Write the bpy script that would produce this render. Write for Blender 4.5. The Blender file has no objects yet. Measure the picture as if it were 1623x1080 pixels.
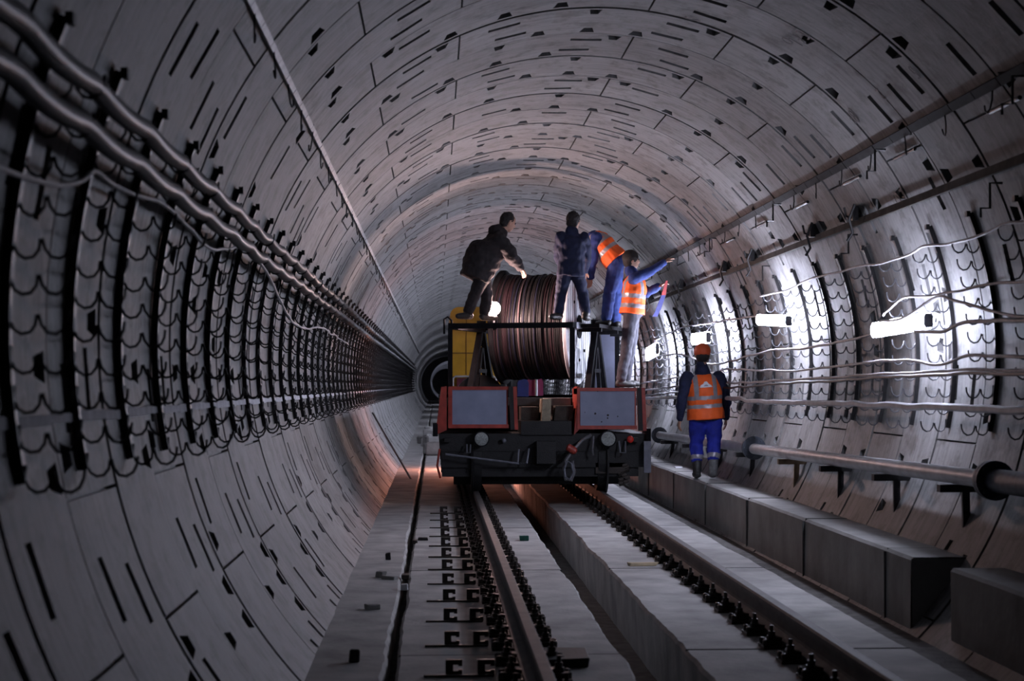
import bpy, bmesh, math, random
from math import sin, cos, pi, radians as rad, sqrt, atan2
from mathutils import Vector, Matrix, noise
from mathutils.geometry import delaunay_2d_cdt

random.seed(7)
S = bpy.context.scene
COL = S.collection
# ------------------------------------------------------------------ camera
FPX = 2700.0
cam_data = bpy.data.cameras.new('camera')
cam_data.sensor_width = 36.0
cam_data.lens = 36.0 * FPX / 1623.0
cam_data.clip_end = 600
cam = bpy.data.objects.new('camera', cam_data)
COL.objects.link(cam)
CAMZ = 1.54
cam.location = (0, 0, CAMZ)
cam.rotation_euler = (rad(90 + 1.506), 0, rad(-2.575))
S.camera = cam
cam_data.dof.use_dof = True
cam_data.dof.focus_distance = 20.5
cam_data.dof.aperture_fstop = 3.4
# ------------------------------------------------------------------ world, exposure
w = bpy.data.worlds.new('underground'); S.world = w
w.use_nodes = True
w.node_tree.nodes['Background'].inputs[0].default_value = (0.5, 0.55, 0.65, 1)
w.node_tree.nodes['Background'].inputs[1].default_value = 0.0
S.view_settings.view_transform = 'Standard'
S.view_settings.look = 'None'
S.view_settings.gamma = 1
S.view_settings.use_curve_mapping = False
S.view_settings.exposure = 0.0
LAMP = 90.0
WORK = 260.0       # work light on the rack (watts)
GLOWW = 60.0       # lamp under the wagon (watts)
SURF = 60.0

CR = cam.rotation_euler.to_matrix()
def W(px, py, Y):
    """point on the plane y=Y seen at a pixel of the photograph"""
    d = CR @ Vector(((px - 811.5) / FPX, (540 - py) / FPX, -1))
    t = Y / d.y
    return Vector((d.x * t, Y, CAMZ + d.z * t))
def WX(px, py, X):
    """point on the plane x=X seen at a pixel"""
    d = CR @ Vector(((px - 811.5) / FPX, (540 - py) / FPX, -1))
    t = X / d.x
    return Vector((X, d.y * t, CAMZ + d.z * t))

CX, CZ, R = 1.227, CAMZ + 0.224, 2.6
def wallx(z, side, off=0.0):
    return CX + side * (sqrt(R * R - (z - CZ) ** 2) - off)

# ------------------------------------------------------------------ materials
MATS = {}
def mat(name, col, rough=0.6, metal=0.0, var=0.25, scale=6.0, bump=0.15, emit=None, strength=0.0, spec=0.5):
    if name in MATS: return MATS[name]
    m = bpy.data.materials.new(name); m.use_nodes = True
    nt = m.node_tree; b = nt.nodes['Principled BSDF']
    b.inputs['Roughness'].default_value = rough
    b.inputs['Metallic'].default_value = metal
    b.inputs['Specular IOR Level'].default_value = spec
    tc = nt.nodes.new('ShaderNodeTexCoord')
    n = nt.nodes.new('ShaderNodeTexNoise'); n.inputs['Scale'].default_value = scale
    n.inputs['Detail'].default_value = 6
    nt.links.new(tc.outputs['Object'], n.inputs['Vector'])
    r = nt.nodes.new('ShaderNodeValToRGB')
    c = Vector(col)
    r.color_ramp.elements[0].position = 0.3; r.color_ramp.elements[1].position = 0.7
    r.color_ramp.elements[0].color = (*(c * (1 - var)), 1)
    r.color_ramp.elements[1].color = (*[min(1, x * (1 + var)) for x in c], 1)
    nt.links.new(n.outputs['Fac'], r.inputs['Fac'])
    nt.links.new(r.outputs['Color'], b.inputs['Base Color'])
    if bump:
        bp = nt.nodes.new('ShaderNodeBump'); bp.inputs['Strength'].default_value = bump
        bp.inputs['Distance'].default_value = 0.01
        n2 = nt.nodes.new('ShaderNodeTexNoise'); n2.inputs['Scale'].default_value = scale * 6
        n2.inputs['Detail'].default_value = 4
        nt.links.new(tc.outputs['Object'], n2.inputs['Vector'])
        nt.links.new(n2.outputs['Fac'], bp.inputs['Height'])
        nt.links.new(bp.outputs['Normal'], b.inputs['Normal'])
    if emit:
        b.inputs['Emission Color'].default_value = (*emit, 1)
        b.inputs['Emission Strength'].default_value = strength
    MATS[name] = m
    return m

def lining_material():
    m = bpy.data.materials.new('segment_concrete'); m.use_nodes = True
    nt = m.node_tree; b = nt.nodes['Principled BSDF']; L = nt.links.new
    b.inputs['Roughness'].default_value = 0.62
    tc = nt.nodes.new('ShaderNodeTexCoord')
    def nz(scl, size, det=6, rough=0.6):
        mp = nt.nodes.new('ShaderNodeMapping'); mp.inputs['Scale'].default_value = scl
        L(tc.outputs['UV'], mp.inputs['Vector'])
        n = nt.nodes.new('ShaderNodeTexNoise'); n.inputs['Scale'].default_value = size
        n.inputs['Detail'].default_value = det; n.inputs['Roughness'].default_value = rough
        L(mp.outputs['Vector'], n.inputs['Vector']); return n
    def ramp(src, stops):
        r = nt.nodes.new('ShaderNodeValToRGB'); e = r.color_ramp.elements
        e[0].position, e[0].color = stops[0][0], (*stops[0][1], 1)
        e[1].position, e[1].color = stops[-1][0], (*stops[-1][1], 1)
        for p, c in stops[1:-1]:
            q = e.new(p); q.color = (*c, 1)
        L(src, r.inputs['Fac']); return r
    def mul(a, c, f=1.0):
        x = nt.nodes.new('ShaderNodeMix'); x.data_type = 'RGBA'; x.blend_type = 'MULTIPLY'
        x.inputs[0].default_value = f
        L(a, x.inputs[6]); L(c, x.inputs[7]); return x.outputs[2]
    base = ramp(nz((1, 1, 1), 1.1).outputs['Fac'], [(0.3, (.15, .148, .145)), (0.5, (.195, .192, .19)), (0.72, (.235, .232, .23))])
    streak = ramp(nz((.55, 9, 1), 2.2).outputs['Fac'], [(0.34, (.52, .50, .49)), (0.5, (.9, .9, .9)), (0.68, (1.12, 1.1, 1.08))])
    grime = ramp(nz((1.5, 1.2, 1), 3.5, 9, .7).outputs['Fac'], [(0.38, (.42, .40, .38)), (0.5, (1, 1, 1)), (0.7, (1.05, 1.05, 1.05))])
    # each ring a slightly different casting
    sx = nt.nodes.new('ShaderNodeSeparateXYZ'); L(tc.outputs['UV'], sx.inputs[0])
    mth = nt.nodes.new('ShaderNodeMath'); mth.operation = 'SUBTRACT'; mth.inputs[1].default_value = J0
    L(sx.outputs['Y'], mth.inputs[0])
    dv = nt.nodes.new('ShaderNodeMath'); dv.operation = 'DIVIDE'; dv.inputs[1].default_value = PITCH; L(mth.outputs[0], dv.inputs[0])
    fl = nt.nodes.new('ShaderNodeMath'); fl.operation = 'FLOOR'; L(dv.outputs[0], fl.inputs[0])
    wn = nt.nodes.new('ShaderNodeTexWhiteNoise'); wn.noise_dimensions = '1D'; L(fl.outputs[0], wn.inputs['W'])
    rv = ramp(wn.outputs['Value'], [(0, (.82, .82, .82)), (1, (1.12, 1.12, 1.12))])
    c = mul(base.outputs['Color'], streak.outputs['Color'], .75)
    c = mul(c, grime.outputs['Color'], .8)
    c = mul(c, rv.outputs['Color'])
    L(c, b.inputs['Base Color'])
    bp = nt.nodes.new('ShaderNodeBump'); bp.inputs['Strength'].default_value = .35; bp.inputs['Distance'].default_value = .012
    L(nz((1, 1.6, 1), 9, 8).outputs['Fac'], bp.inputs['Height']); L(bp.outputs['Normal'], b.inputs['Normal'])
    return m

PITCH, J0 = 0.935, 12.62
M_LIN = lining_material()
M_SLAB = mat('slab_concrete', (.36, .352, .34), .8, 0, .3, 3.0, .5)
M_BENCH = mat('bench_concrete', (.25, .245, .235), .8, 0, .25, 2.5, .4)
M_DUST = mat('trench_dirt', (.10, .095, .09), .95, 0, .4, 9, .8)
M_JOINT = mat('dark_backing', (.03, .03, .03), .95, 0, .2, 5, 0)
M_RAIL = mat('worn_rail_steel', (.075, .068, .066), .62, .2, .3, 7, .1)
M_FAST = mat('greased_iron', (.035, .028, .024), .45, .5, .3, 20, .3)
M_IRON = mat('black_bracket_iron', (.022, .021, .022), .42, .55, .3, 20, .3)
M_HOOK = mat('galvanised_hook', (.10, .10, .11), .4, .7, .2, 20, .1)
M_RUB = mat('black_cable_sheath', (.007, .007, .008), .42, 0, .3, 10, .2, spec=.3)
M_THIN = mat('dusty_grey_cable', (.33, .32, .33), .5, 0, .25, 18, .2)
M_PIPE = mat('painted_grey_pipe', (.55, .56, .58), .45, .1, .15, 8, .15)
M_FLAN = mat('dark_flange', (.07, .08, .10), .5, .5, .3, 20, .3)
M_STRIP = mat('grout_strip', (.62, .62, .66), .8, 0, .2, 14, .3)
M_RED = mat('dull_red_paint', (.30, .035, .022), .5, 0, .3, 12, .15)
M_GREY = mat('blue_grey_panel', (.21, .235, .33), .55, 0, .12, 5, .1)
M_BLK = mat('black_underframe', (.009, .009, .010), .65, .1, .35, 10, .3)
M_FRAME = mat('black_frame_steel', (.010, .010, .012), .85, 0, .3, 12, .2, spec=.12)
M_BEAM = mat('grey_frame_steel', (.16, .17, .2), .5, .4, .2, 12, .2)
M_YEL = mat('yellow_paint', (.62, .34, .02), .45, 0, .15, 5, .1)
M_MAG = mat('magenta_plastic', (.30, .02, .10), .45, 0, .15, 5, .1)
M_WOOD = mat('old_timber', (.20, .14, .09), .85, 0, .35, 10, .5)
M_PALE = mat('pale_timber', (.50, .40, .26), .8, 0, .2, 10, .4)
M_WHITE = mat('white_drum_face', (.62, .63, .66), .6, 0, .2, 5, .2)
M_BULB = None

# ------------------------------------------------------------------ mesh helpers
class MB:
    def __init__(s): s.v = []; s.f = []; s.m = []; s.cm = 0
    def add(s, vs, fs):
        o = len(s.v); s.v += [Vector(p) for p in vs]
        for f in fs: s.f.append([i + o for i in f]); s.m.append(s.cm)
        return s
    def box(s, x0, x1, y0, y1, z0, z1):
        return s.add([(x0,y0,z0),(x1,y0,z0),(x1,y1,z0),(x0,y1,z0),(x0,y0,z1),(x1,y0,z1),(x1,y1,z1),(x0,y1,z1)],
                     [(0,3,2,1),(4,5,6,7),(0,1,5,4),(1,2,6,5),(2,3,7,6),(3,0,4,7)])
    def bar(s, a, b, w, h, up=(0,0,1)):
        a, b = Vector(a), Vector(b); d = (b - a).normalized(); u = Vector(up)
        if abs(d.dot(u)) > .98: u = Vector((0,1,0))
        r = d.cross(u).normalized(); u = r.cross(d)
        vs = []
        for p in (a, b):
            for i, j in ((-1,-1),(1,-1),(1,1),(-1,1)): vs.append(p + r * (i*w/2) + u * (j*h/2))
        return s.add(vs, [(0,1,2,3),(7,6,5,4),(0,4,5,1),(1,5,6,2),(2,6,7,3),(3,7,4,0)])
    def tube(s, pts, r, n=8, cap=True):
        pts = [Vector(p) for p in pts]; N = len(pts)
        rs = r if isinstance(r, (list, tuple)) else [r] * N
        t0 = (pts[1] - pts[0]).normalized()
        u = Vector((0,0,1)) if abs(t0.z) < .9 else Vector((1,0,0))
        u = (u - t0 * u.dot(t0)).normalized(); vs = []
        for i, p in enumerate(pts):
            t = (pts[min(i+1,N-1)] - pts[max(i-1,0)]).normalized()
            u = u - t * u.dot(t)
            u = u.normalized() if u.length > 1e-6 else t.orthogonal().normalized()
            b = t.cross(u)
            for k in range(n):
                a = 2*pi*k/n; vs.append(p + (u*cos(a) + b*sin(a)) * rs[i])
        fs = []
        for i in range(N-1):
            for k in range(n):
                q = (k+1) % n
                fs.append((i*n+k, i*n+q, (i+1)*n+q, (i+1)*n+k))
        if cap: fs.append(tuple(range(n))[::-1]); fs.append(tuple((N-1)*n+k for k in range(n)))
        return s.add(vs, fs)
    def lathe(s, c, axis, prof, n=24, closed=False):
        """prof: (distance along axis, radius)"""
        c, ax = Vector(c), Vector(axis).normalized(); u = ax.orthogonal().normalized(); b = ax.cross(u)
        vs = [c + ax*d + (u*cos(2*pi*k/n) + b*sin(2*pi*k/n))*r for d, r in prof for k in range(n)]
        N = len(prof); fs = []
        for i in range(N-1 if not closed else N):
            j = (i+1) % N
            for k in range(n):
                q = (k+1) % n; fs.append((i*n+k, i*n+q, j*n+q, j*n+k))
        if not closed:
            fs.append(tuple(range(n))[::-1]); fs.append(tuple((N-1)*n+k for k in range(n)))
        return s.add(vs, fs)
    def ball(s, c, r, n=10, sc=(1,1,1), M=None):
        vs = []; c = Vector(c)
        for i in range(n+1):
            p = pi*i/n
            for k in range(2*n if 0 < i < n else 1):
                a = pi*k/n
                d = Vector((sin(p)*cos(a)*sc[0], sin(p)*sin(a)*sc[1], cos(p)*sc[2])) * r
                if M: d = M @ d
                vs.append(c + d)
        fs = []; m = 2*n
        def idx(i, k): return 0 if i == 0 else (1 + (n-1)*m if i == n else 1 + (i-1)*m + k % m)
        for i in range(n):
            for k in range(m):
                if i == 0: fs.append((0, idx(1,k), idx(1,k+1)))
                elif i == n-1: fs.append((idx(i,k), idx(n,0), idx(i,k+1)))
                else: fs.append((idx(i,k), idx(i+1,k), idx(i+1,k+1), idx(i,k+1)))
        return s.add(vs, fs)
    def prism(s, poly, axis_vec):
        """poly: list of 3-D points in a plane, pushed along axis_vec"""
        n = len(poly); a = Vector(axis_vec)
        vs = [Vector(p) for p in poly] + [Vector(p) + a for p in poly]
        return s.add(vs, [tuple(range(n))[::-1], tuple(range(n, 2*n))] + [(i, (i+1)%n, n+(i+1)%n, n+i) for i in range(n)])
    def mesh(s, name, mats, smooth=False, uv=None):
        me = bpy.data.meshes.new(name)
        me.from_pydata([tuple(p) for p in s.v], [], s.f)
        for m in (mats if isinstance(mats, (list, tuple)) else [mats]): me.materials.append(m)
        me.polygons.foreach_set('material_index', s.m)
        bm = bmesh.new(); bm.from_mesh(me); bmesh.ops.recalc_face_normals(bm, faces=bm.faces); bm.to_mesh(me); bm.free()
        if smooth:
            me.polygons.foreach_set('use_smooth', [True]*len(me.polygons))
            try: me.set_sharp_from_angle(angle=rad(40))
            except Exception: pass
        return me
    def build(s, name, mats, parent=None, smooth=False, loc=None):
        me = s.mesh(name, mats, smooth)
        o = bpy.data.objects.new(name, me); COL.objects.link(o)
        if parent is not None:
            o.parent = parent
            if parent.get('_o') is not None:
                me.transform(Matrix.Translation(-Vector(parent['_o'])))
        elif loc is not None:
            me.transform(Matrix.Translation(-Vector(loc))); o.location = loc
        return o

def tag(o, label, cat, group=None, kind=None):
    o['label'] = label; o['category'] = cat
    if group: o['group'] = group
    if kind: o['kind'] = kind
    return o
def struct(o): o['kind'] = 'structure'; return o
def thing(name, loc, label, cat, group=None, world=True):
    """Empty at the thing's base.  With world=True parts are given in world coordinates."""
    o = bpy.data.objects.new(name, None); COL.objects.link(o); o.location = loc
    o.empty_display_size = .1
    if world: o['_o'] = tuple(loc)
    return tag(o, label, cat, group)
def dup(o, parent=None):
    c = o.copy(); COL.objects.link(c)
    if parent is not None: c.parent = parent
    for ch in list(o.children): dup(ch, c)
    return c

# ------------------------------------------------------------------ tunnel lining
def tp(th, y, r=R):
    return Vector((CX + r*cos(th), y, CZ + r*sin(th)))
SECT = {'wall_right': (-62, 50.0), 'ceiling': (50.0, 130.5), 'wall_left': (130.5, 242)}
JOINTS = {0: [-41.6, 4.9, 51.4, 67.3, 113.8, 160.3, 206.8], 1: [-14.0, 34.0, 82.0, 130.0, 146.5, 194.0, 232.0]}
def pockets(kind, rng):
    """recess polygons of a ring in (degrees, fraction of ring width)"""
    out = []
    js = JOINTS[kind]
    for j, a in enumerate(js):
        out.append(([(a-.16, .0), (a+.16, .0), (a+.16, 1.), (a-.16, 1.)], .04))
        b = js[j+1] if j+1 < len(js) else a + 46
        span = b - a
        if span < 20:
            out.append(trap(a + span/2, 2.0, .0, 1)); continue
        for base, sg in ((a + 8, 1), (b - 8, -1)):
            if rng.random() < .62: out.append(slot(base, 5.6, .26))
            if rng.random() < .62: out.append(slot(base + sg*1.5, 5.6, .72))
            if rng.random() < .66: out.append(trap(base + sg*6.6, 2.6, 1., -1))
            if rng.random() < .5: out.append(trap(base - sg*4.7, 2.6, .0, 1))
        mid = (a + b) / 2
        out.append(trap(mid, 2.6, 1., -1))
        if rng.random() < .7: out.append(trap(mid, 2.2, .0, 1))
    return out
def slot(c, L, y): return ([(c-L/2, y-.045), (c+L/2, y-.045), (c+L/2, y+.045), (c-L/2, y+.045)], .06)
def trap(c, L, y, d):
    y0 = y + d*.045; y1 = y + d*.225
    p = [(c-L/2, y0), (c+L/2, y0), (c+L*.28, y1), (c-L*.28, y1)]
    return (p if d > 0 else p[::-1], .095)
RINGW = PITCH - .034
def ring_template(kind, sec, seed, detail=True):
    a0, a1 = SECT[sec]; rng = random.Random(seed)
    K = R * pi / 180
    pts = []; edges = []; faces = []; deps = []
    step = 2.0 if detail else 5.0
    n = int((a1 - a0) / step) + 1
    for i in range(n + 1):
        a = a0 + (a1 - a0) * i / n
        pts.append((a*K, 0.)); pts.append((a*K, RINGW))
        if detail and 0 < i < n:
            pts.append((a*K, RINGW/2 + .003*(i % 3)))
    # boundary
    def pt(p): pts.append(p); return len(pts) - 1
    c = [pt((a0*K, 0.)), pt((a1*K, 0.)), pt((a1*K, RINGW)), pt((a0*K, RINGW))]
    edges += [(c[i], c[(i+1) % 4]) for i in range(4)]
    for poly, dep in (pockets(kind, rng) if detail else []):
        if min(p[0] for p in poly) < a0 + .1 or max(p[0] for p in poly) > a1 - .1: continue
        faces.append([pt((p[0]*K, p[1]*RINGW)) for p in poly]); deps.append(dep)
    V, E, F, _, _, OF = delaunay_2d_cdt([Vector(p) for p in pts], edges, faces, 0, 1e-5)
    vs, fs, uvs = [], [], []
    em = {}
    for f, of in zip(F, OF):
        d = deps[of[0]] if of else 0.
        base = len(vs)
        for i in f:
            vs.append((V[i].x / R, V[i].y, d))
        fs.append((base, base+1, base+2))
        for i in range(3):
            a, b = f[i], f[(i+1) % 3]
            em.setdefault((min(a,b), max(a,b)), []).append(d)
    for (a, b), ds in em.items():
        lo, hi = min(ds), max(ds)
        if len(ds) == 1: lo, hi = ds[0], .10
        if hi - lo > 1e-4:
            o = len(vs)
            vs += [(V[a].x/R, V[a].y, lo), (V[b].x/R, V[b].y, lo), (V[b].x/R, V[b].y, hi), (V[a].x/R, V[a].y, hi)]
            fs.append((o, o+1, o+2, o+3))
    return vs, fs
def build_lining(y_far):
    for sec in SECT:
        tmpl = {}
        allv, allf, alluv = [], [], []
        n0 = -int((J0 + 3) / PITCH) - 1
        n1 = int((y_far - J0) / PITCH)
        for n in range(n0, n1):
            y0 = J0 + n*PITCH + .017
            detail = y0 < 62
            kind = 1 if n % 2 else 0          # the ring that starts at J0 is of the first kind
            key = (kind, (n // 2) % 3) if detail else 'far'
            if key not in tmpl: tmpl[key] = ring_template(kind, sec, hash(key) % 999 if key != 'far' else 1, detail)
            vs, fs = tmpl[key]
            dr = (.002 if n % 2 else -.0015) + random.uniform(-.0012, .0012)
            o = len(allv)
            for th, y, d in vs:
                r = R + d + dr
                allv.append((CX + r*cos(th), y0 + y, CZ + r*sin(th))); alluv.append((th*R, y0 + y))
            allf += [tuple(i + o for i in f) for f in fs]
        # dark backing behind the joints
        o = len(allv); a0, a1 = [rad(a) for a in SECT[sec]]
        k = 24; nl = len(allf)
        for i in range(k+1):
            th = a0 + (a1-a0)*i/k
            for y in (-3.5, y_far + 1):
                allv.append(tuple(tp(th, y, R+.12))); alluv.append((th*R, y))
        for i in range(k): allf.append((o+2*i, o+2*i+1, o+2*i+3, o+2*i+2))
        me = bpy.data.meshes.new(sec); me.from_pydata(allv, [], allf)
        me.materials.append(M_LIN); me.materials.append(M_JOINT)
        me.polygons.foreach_set('material_index', [0]*nl + [1]*(len(allf)-nl))
        uv = me.uv_layers.new(name='uv')
        li = [0]*len(me.loops); me.loops.foreach_get('vertex_index', li)
        flat = []
        for i in li: flat += alluv[i]
        uv.data.foreach_set('uv', flat)
        ob = bpy.data.objects.new(sec, me); COL.objects.link(ob); struct(ob)
Y_END = 168.0
build_lining(Y_END)

# the next, darker tunnel length after the chamber wall
mb = MB(); n = 48
for k in range(n):
    a, b = 2*pi*k/n, 2*pi*(k+1)/n
    c = Vector((CX + .35, 0, CZ + .15))
    def q(t, r, y): return (c.x + r*cos(t), y, c.z + r*sin(t))
    def q0(t, r, y): return (CX + r*cos(t), y, CZ + r*sin(t))
    mb.add([q0(a, R+.1, Y_END), q0(b, R+.1, Y_END), q(b, 2.05, Y_END), q(a, 2.05, Y_END)], [(0,1,2,3)])
    mb.add([q(a, 2.05, Y_END), q(b, 2.05, Y_END), q(b, 2.05, Y_END+90), q(a, 2.05, Y_END+90)], [(0,1,2,3)])
mb.add([q(2*pi*k/n, 2.05, Y_END+90) for k in range(n)], [tuple(range(n))])
struct(mb.build('wall_far', mat('far_bulkhead', (.3, .3, .32), .85, 0, .2, 1, 0)))

# grout strip low on the left wall
mb = MB()
for i in range(200):
    y0, y1 = 2 + i*.5, 2.5 + i*.5
    z0, z1 = CAMZ-.137 + .004*sin(i*1.7), CAMZ-.10 + .004*sin(i*2.3)
    x0, x1 = wallx(z0, -1, .014), wallx(z1, -1, .014)
    mb.add([(x0,y0,z0),(x0,y1,z0),(x1,y1,z1),(x1,y0,z1)], [(0,1,2,3)])
    mb.add([(x0-.03,y0,z0),(x0-.03,y1,z0),(x0,y1,z0),(x0,y0,z0)], [(0,1,2,3)])
    mb.add([(x1-.03,y0,z1),(x1-.03,y1,z1),(x1,y1,z1),(x1,y0,z1)], [(0,1,2,3)])
struct(mb.build('trim_1', M_STRIP))

# ------------------------------------------------------------------ floor
def edge_noise(y, seed, amp): return amp * (.6*noise.noise(Vector((y*.9, seed, 0))) + .35*noise.noise(Vector((y*3.3, seed, 3))) + .3*noise.noise(Vector((y*9, seed, 5))))
def slab(name, xl, xr, zt, zb, y0, y1, m, ampl=.0, ampr=.0, joints=(), step=.09, xlb=None, xrb=None):
    mb = MB(); ys = []; y = y0
    while y < y1 - 1e-6:
        ys.append(y); y += step if y < 45 else 2.0
    ys.append(y1)
    for a, b in zip(ys[:-1], ys[1:]):
        sect = []
        for t in (a, b):
            L = xl + edge_noise(t, xl*7, ampl); Rr = xr + edge_noise(t, xr*5+2, ampr)
            dz = .006*noise.noise(Vector((t*.9, xl, 1)))
            sect.append([(xlb if xlb is not None else xl, t, zb), (L-.004, t, zt-.02+dz), (L+.014, t, zt+dz), (Rr-.014, t, zt+dz), (Rr+.004, t, zt-.02+dz), (xrb if xrb is not None else xr, t, zb)])
        o = len(mb.v); mb.v += [Vector(p) for p in sect[0] + sect[1]]
        for i in range(5): mb.f.append([o+i, o+i+1, o+i+7, o+i+6]); mb.m.append(0)
    s0 = y0 + 1e-4
    mb.add([(xl, s0, zb), (xr, s0, zb), (xr, s0, zt-.01), (xl, s0, zt-.01)], [(0,1,2,3)])
    for j in joints:        # saw-cut joints across the slab
        mb.cm = 1; mb.box(xl+.004, xr-.004, j, j+.012, zt-.05, zt+.003); mb.cm = 0
    o = mb.build(name, [m, M_JOINT]); return struct(o)
slab('floor', -.95, -.275, .0, -.8, 3, Y_END, M_SLAB, 0, .03)
slab('floor', -.21, 1.06, .0, -.6, 3, Y_END, M_SLAB, .02, .035, joints=(9.75, 14.2, 18.4))
slab('floor', 1.455, 2.78, .0, -.6, 3, Y_END, M_SLAB, .035, .03, joints=(9.9, 14.3, 18.6), xlb=1.48)
struct(MB().box(-.3, -.18, 3, Y_END, -.3, -.22).box(1.0, 1.5, 3, Y_END, -.6, -.42).box(2.7, 3.12, 3, Y_END, -.4, -.07).build('floor', M_DUST))
b_joint = [11.6 + 2.6*i for i in range(12)]
slab('trim_2', 3.10, 3.75, .42, -.35, 11.0, Y_END, M_BENCH, .012, 0, joints=b_joint, xlb=3.085)
# panel joints down the bench face
mb = MB()
for j in b_joint: mb.box(3.077, 3.1, j, j+.005, -.1, .40)
pass
struct(mb.build('trim_3', mat('bench_joint', (.10,.10,.10), .9)))
slab('trim_4', 3.13, 3.72, .43, -.35, 5.5, 10.25, M_BENCH, .012, 0)

# ------------------------------------------------------------------ rails
def rail(x, label):
    t = thing('rail', (x, 3, .03), label, 'rail')
    prof = [(-.066,0),(.066,0),(.066,.012),(.014,.028),(.009,.045),(.009,.115),(.036,.13),(.036,.158),(.028,.17),(-.028,.17),(-.036,.158),(-.036,.13),(-.009,.115),(-.009,.045),(-.014,.028),(-.066,.012)]
    mb = MB().prism([(x+a, 3, .03+b) for a, b in prof], (0, 100, 0))
    mb.build('rail_profile', M_RAIL, t)
    f = MB()
    f.box(-.19, .19, -.085, .085, -.03, -.012)
    for s in (-1, 1):
        f.bar((s*.075, 0, .0), (s*.165, 0, .0), .11, .03)
        f.bar((s*.07, 0, .022), (s*.135, 0, .03), .075, .02)
        f.lathe((s*.125, 0, -.01), (0,0,1), [(0,.03),(.05,.03),(.05,.022),(.075,.022),(.075,.013),(.11,.012)], 8)
        for yy in (-.05, .05): f.lathe((s*.172, yy, -.01), (0,0,1), [(0,.018),(.03,.018),(.035,.01)], 6)
    me = f.mesh('fastening', M_FAST)
    y = 5.2; k = 0
    while y < 48 and k < 98:
        o = bpy.data.objects.new('fastening', me); COL.objects.link(o); o.parent = t
        o.location = (0, y - 3, .0); y += .53; k += 1
    del t['_o']
rail(.52, 'left running rail, worn grey top, passing under the left of the wagon')
rail(2.10, 'right running rail, beside the tall concrete bench')

# anchor clamps on the left slab
cl = MB()
def clamp(mb, x):          # upright C shaped jaw
    P = [(-.045,0),(.045,0),(.045,.03),(.022,.03),(.026,.024),(-.004,.024),(-.004,.058),(.026,.058),(.022,.05),(.045,.05),(.045,.084),(-.045,.084)]
    mb.prism([(x+a, -.012, b) for a, b in P], (0, .03, 0))
proto = thing('anchor_clamp', (.08, 8.1, .0), '', 'clamp', None, False)
bm_ = MB(); bm_.bar((-.13, -.05, .006), (.24, -.05, .006), .022, .012)
bm_.build('cross_bar', M_FAST, proto)
for xx in (.03, .20):
    c_ = MB(); clamp(c_, xx); c_.build('clamp_jaw', M_FAST, proto)
for i in range(13):
    o = proto if i == 0 else dup(proto)
    o.location = (.07, 8.05 + 1.04*i, .0)
    tag(o, ['upright C shaped anchor clamp pair on the left slab, nearest the camera', 'upright C shaped anchor clamp pair on the left slab, second from the camera', 'upright C shaped anchor clamp pair on the left slab, third from the camera'][i] if i < 3 else 'upright C shaped anchor clamp pair in the row on the slab left of the left rail', 'clamp', 'anchor clamps along the left rail')

# ------------------------------------------------------------------ cable brackets
HOOK = [(0,.045),(.0,.0),(.012,-.028),(.035,-.043),(.062,-.038),(.08,-.015),(.084,.018),(.09,.02),(.098,-.012),(.118,-.038),(.145,-.043),(.17,-.028),(.183,.0),(.186,.032)]
ROWZ = [CAMZ + .955 - .125*i for i in range(11)]
def bar_mesh(side):
    mb = MB(); a0, a1 = rad(-12), rad(21.5); n = 14
    pts = []
    for i in range(n+1):
        a = a0 + (a1-a0)*i/n
        pts.append(a)
    for i in range(n):
        vs = []
        for a in (pts[i], pts[i+1]):
            for r, y in ((R-.002,-.019),(R-.034,-.019),(R-.034,-.012),(R-.034,.012),(R-.034,.019),(R-.002,.019)):
                vs.append((CX + side*r*cos(a), y, CZ + r*sin(a)))
        mb.add(vs, [(0,1,7,6),(1,2,8,7),(2,3,9,8),(3,4,10,9),(4,5,11,10)] + ([(0,1,2,3,4,5)] if i == 0 else []) + ([(6,7,8,9,10,11)] if i == n-1 else []))
    # top lug
    a = a1; p = Vector((CX + side*(R-.035)*cos(a), 0, CZ + (R-.035)*sin(a)))
    mb.box(p.x-.013, p.x+.013, -.024, .024, p.z-.02, p.z+.02)
    return mb
def hook_pts(side, z, wob=0.):
    x = wallx(z, side, .031)
    return [(x - side*a, wob*a, z + b) for a, b in HOOK]
def bracket_set(side, ys, y_detail, labels, generic, group):
    x0 = CX + side*(R-.02)
    proto = thing('cable_bracket', (x0, 0, CZ), '', 'bracket', None, True)
    bar_mesh(side).build('bar', M_IRON, proto)
    for z in ROWZ:
        MB().tube(hook_pts(side, z), .0055, 6).build('hook', M_HOOK if side > 0 else M_IRON, proto, True)  # right wall hooks get a paler metal than the left ones
    del proto['_o']
    mb = bar_mesh(side)
    for z in ROWZ: mb.tube([hook_pts(side, z)[i] for i in (0,1,3,5,6,8,10,13)], .0075, 4)
    mb.v = [p - Vector((x0, 0, CZ)) for p in mb.v]
    far_me = mb.mesh('cable_bracket', M_IRON)
    for i, y in enumerate(ys):
        if y < y_detail:
            o = proto if i == 0 else dup(proto)
            for h in o.children:
                if h.name.startswith('hook'): h.rotation_euler = (random.uniform(-.03,.03)*0, 0, 0); h.location.y = random.uniform(-.006, .006)
                if h.name.startswith('hook') and random.random() < .06: h.location.z = random.uniform(-.012, .0)
        else:
            o = bpy.data.objects.new('cable_bracket', far_me); COL.objects.link(o)
        o.location = (x0, y, CZ)
        tag(o, labels[i] if i < len(labels) else generic, 'bracket', group)
BP = .955
ordn = ['nearest', 'second nearest', 'third nearest', 'fourth nearest', 'fifth nearest', 'sixth nearest']
bracket_set(-1, [5.44 + BP*i for i in range(96)], 44, ['black curved cable bracket on the left wall, ' + q + ' to the camera' for q in ordn],
            'black curved cable bracket with double hooks, far along the left wall', 'cable brackets on the left wall')
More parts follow.
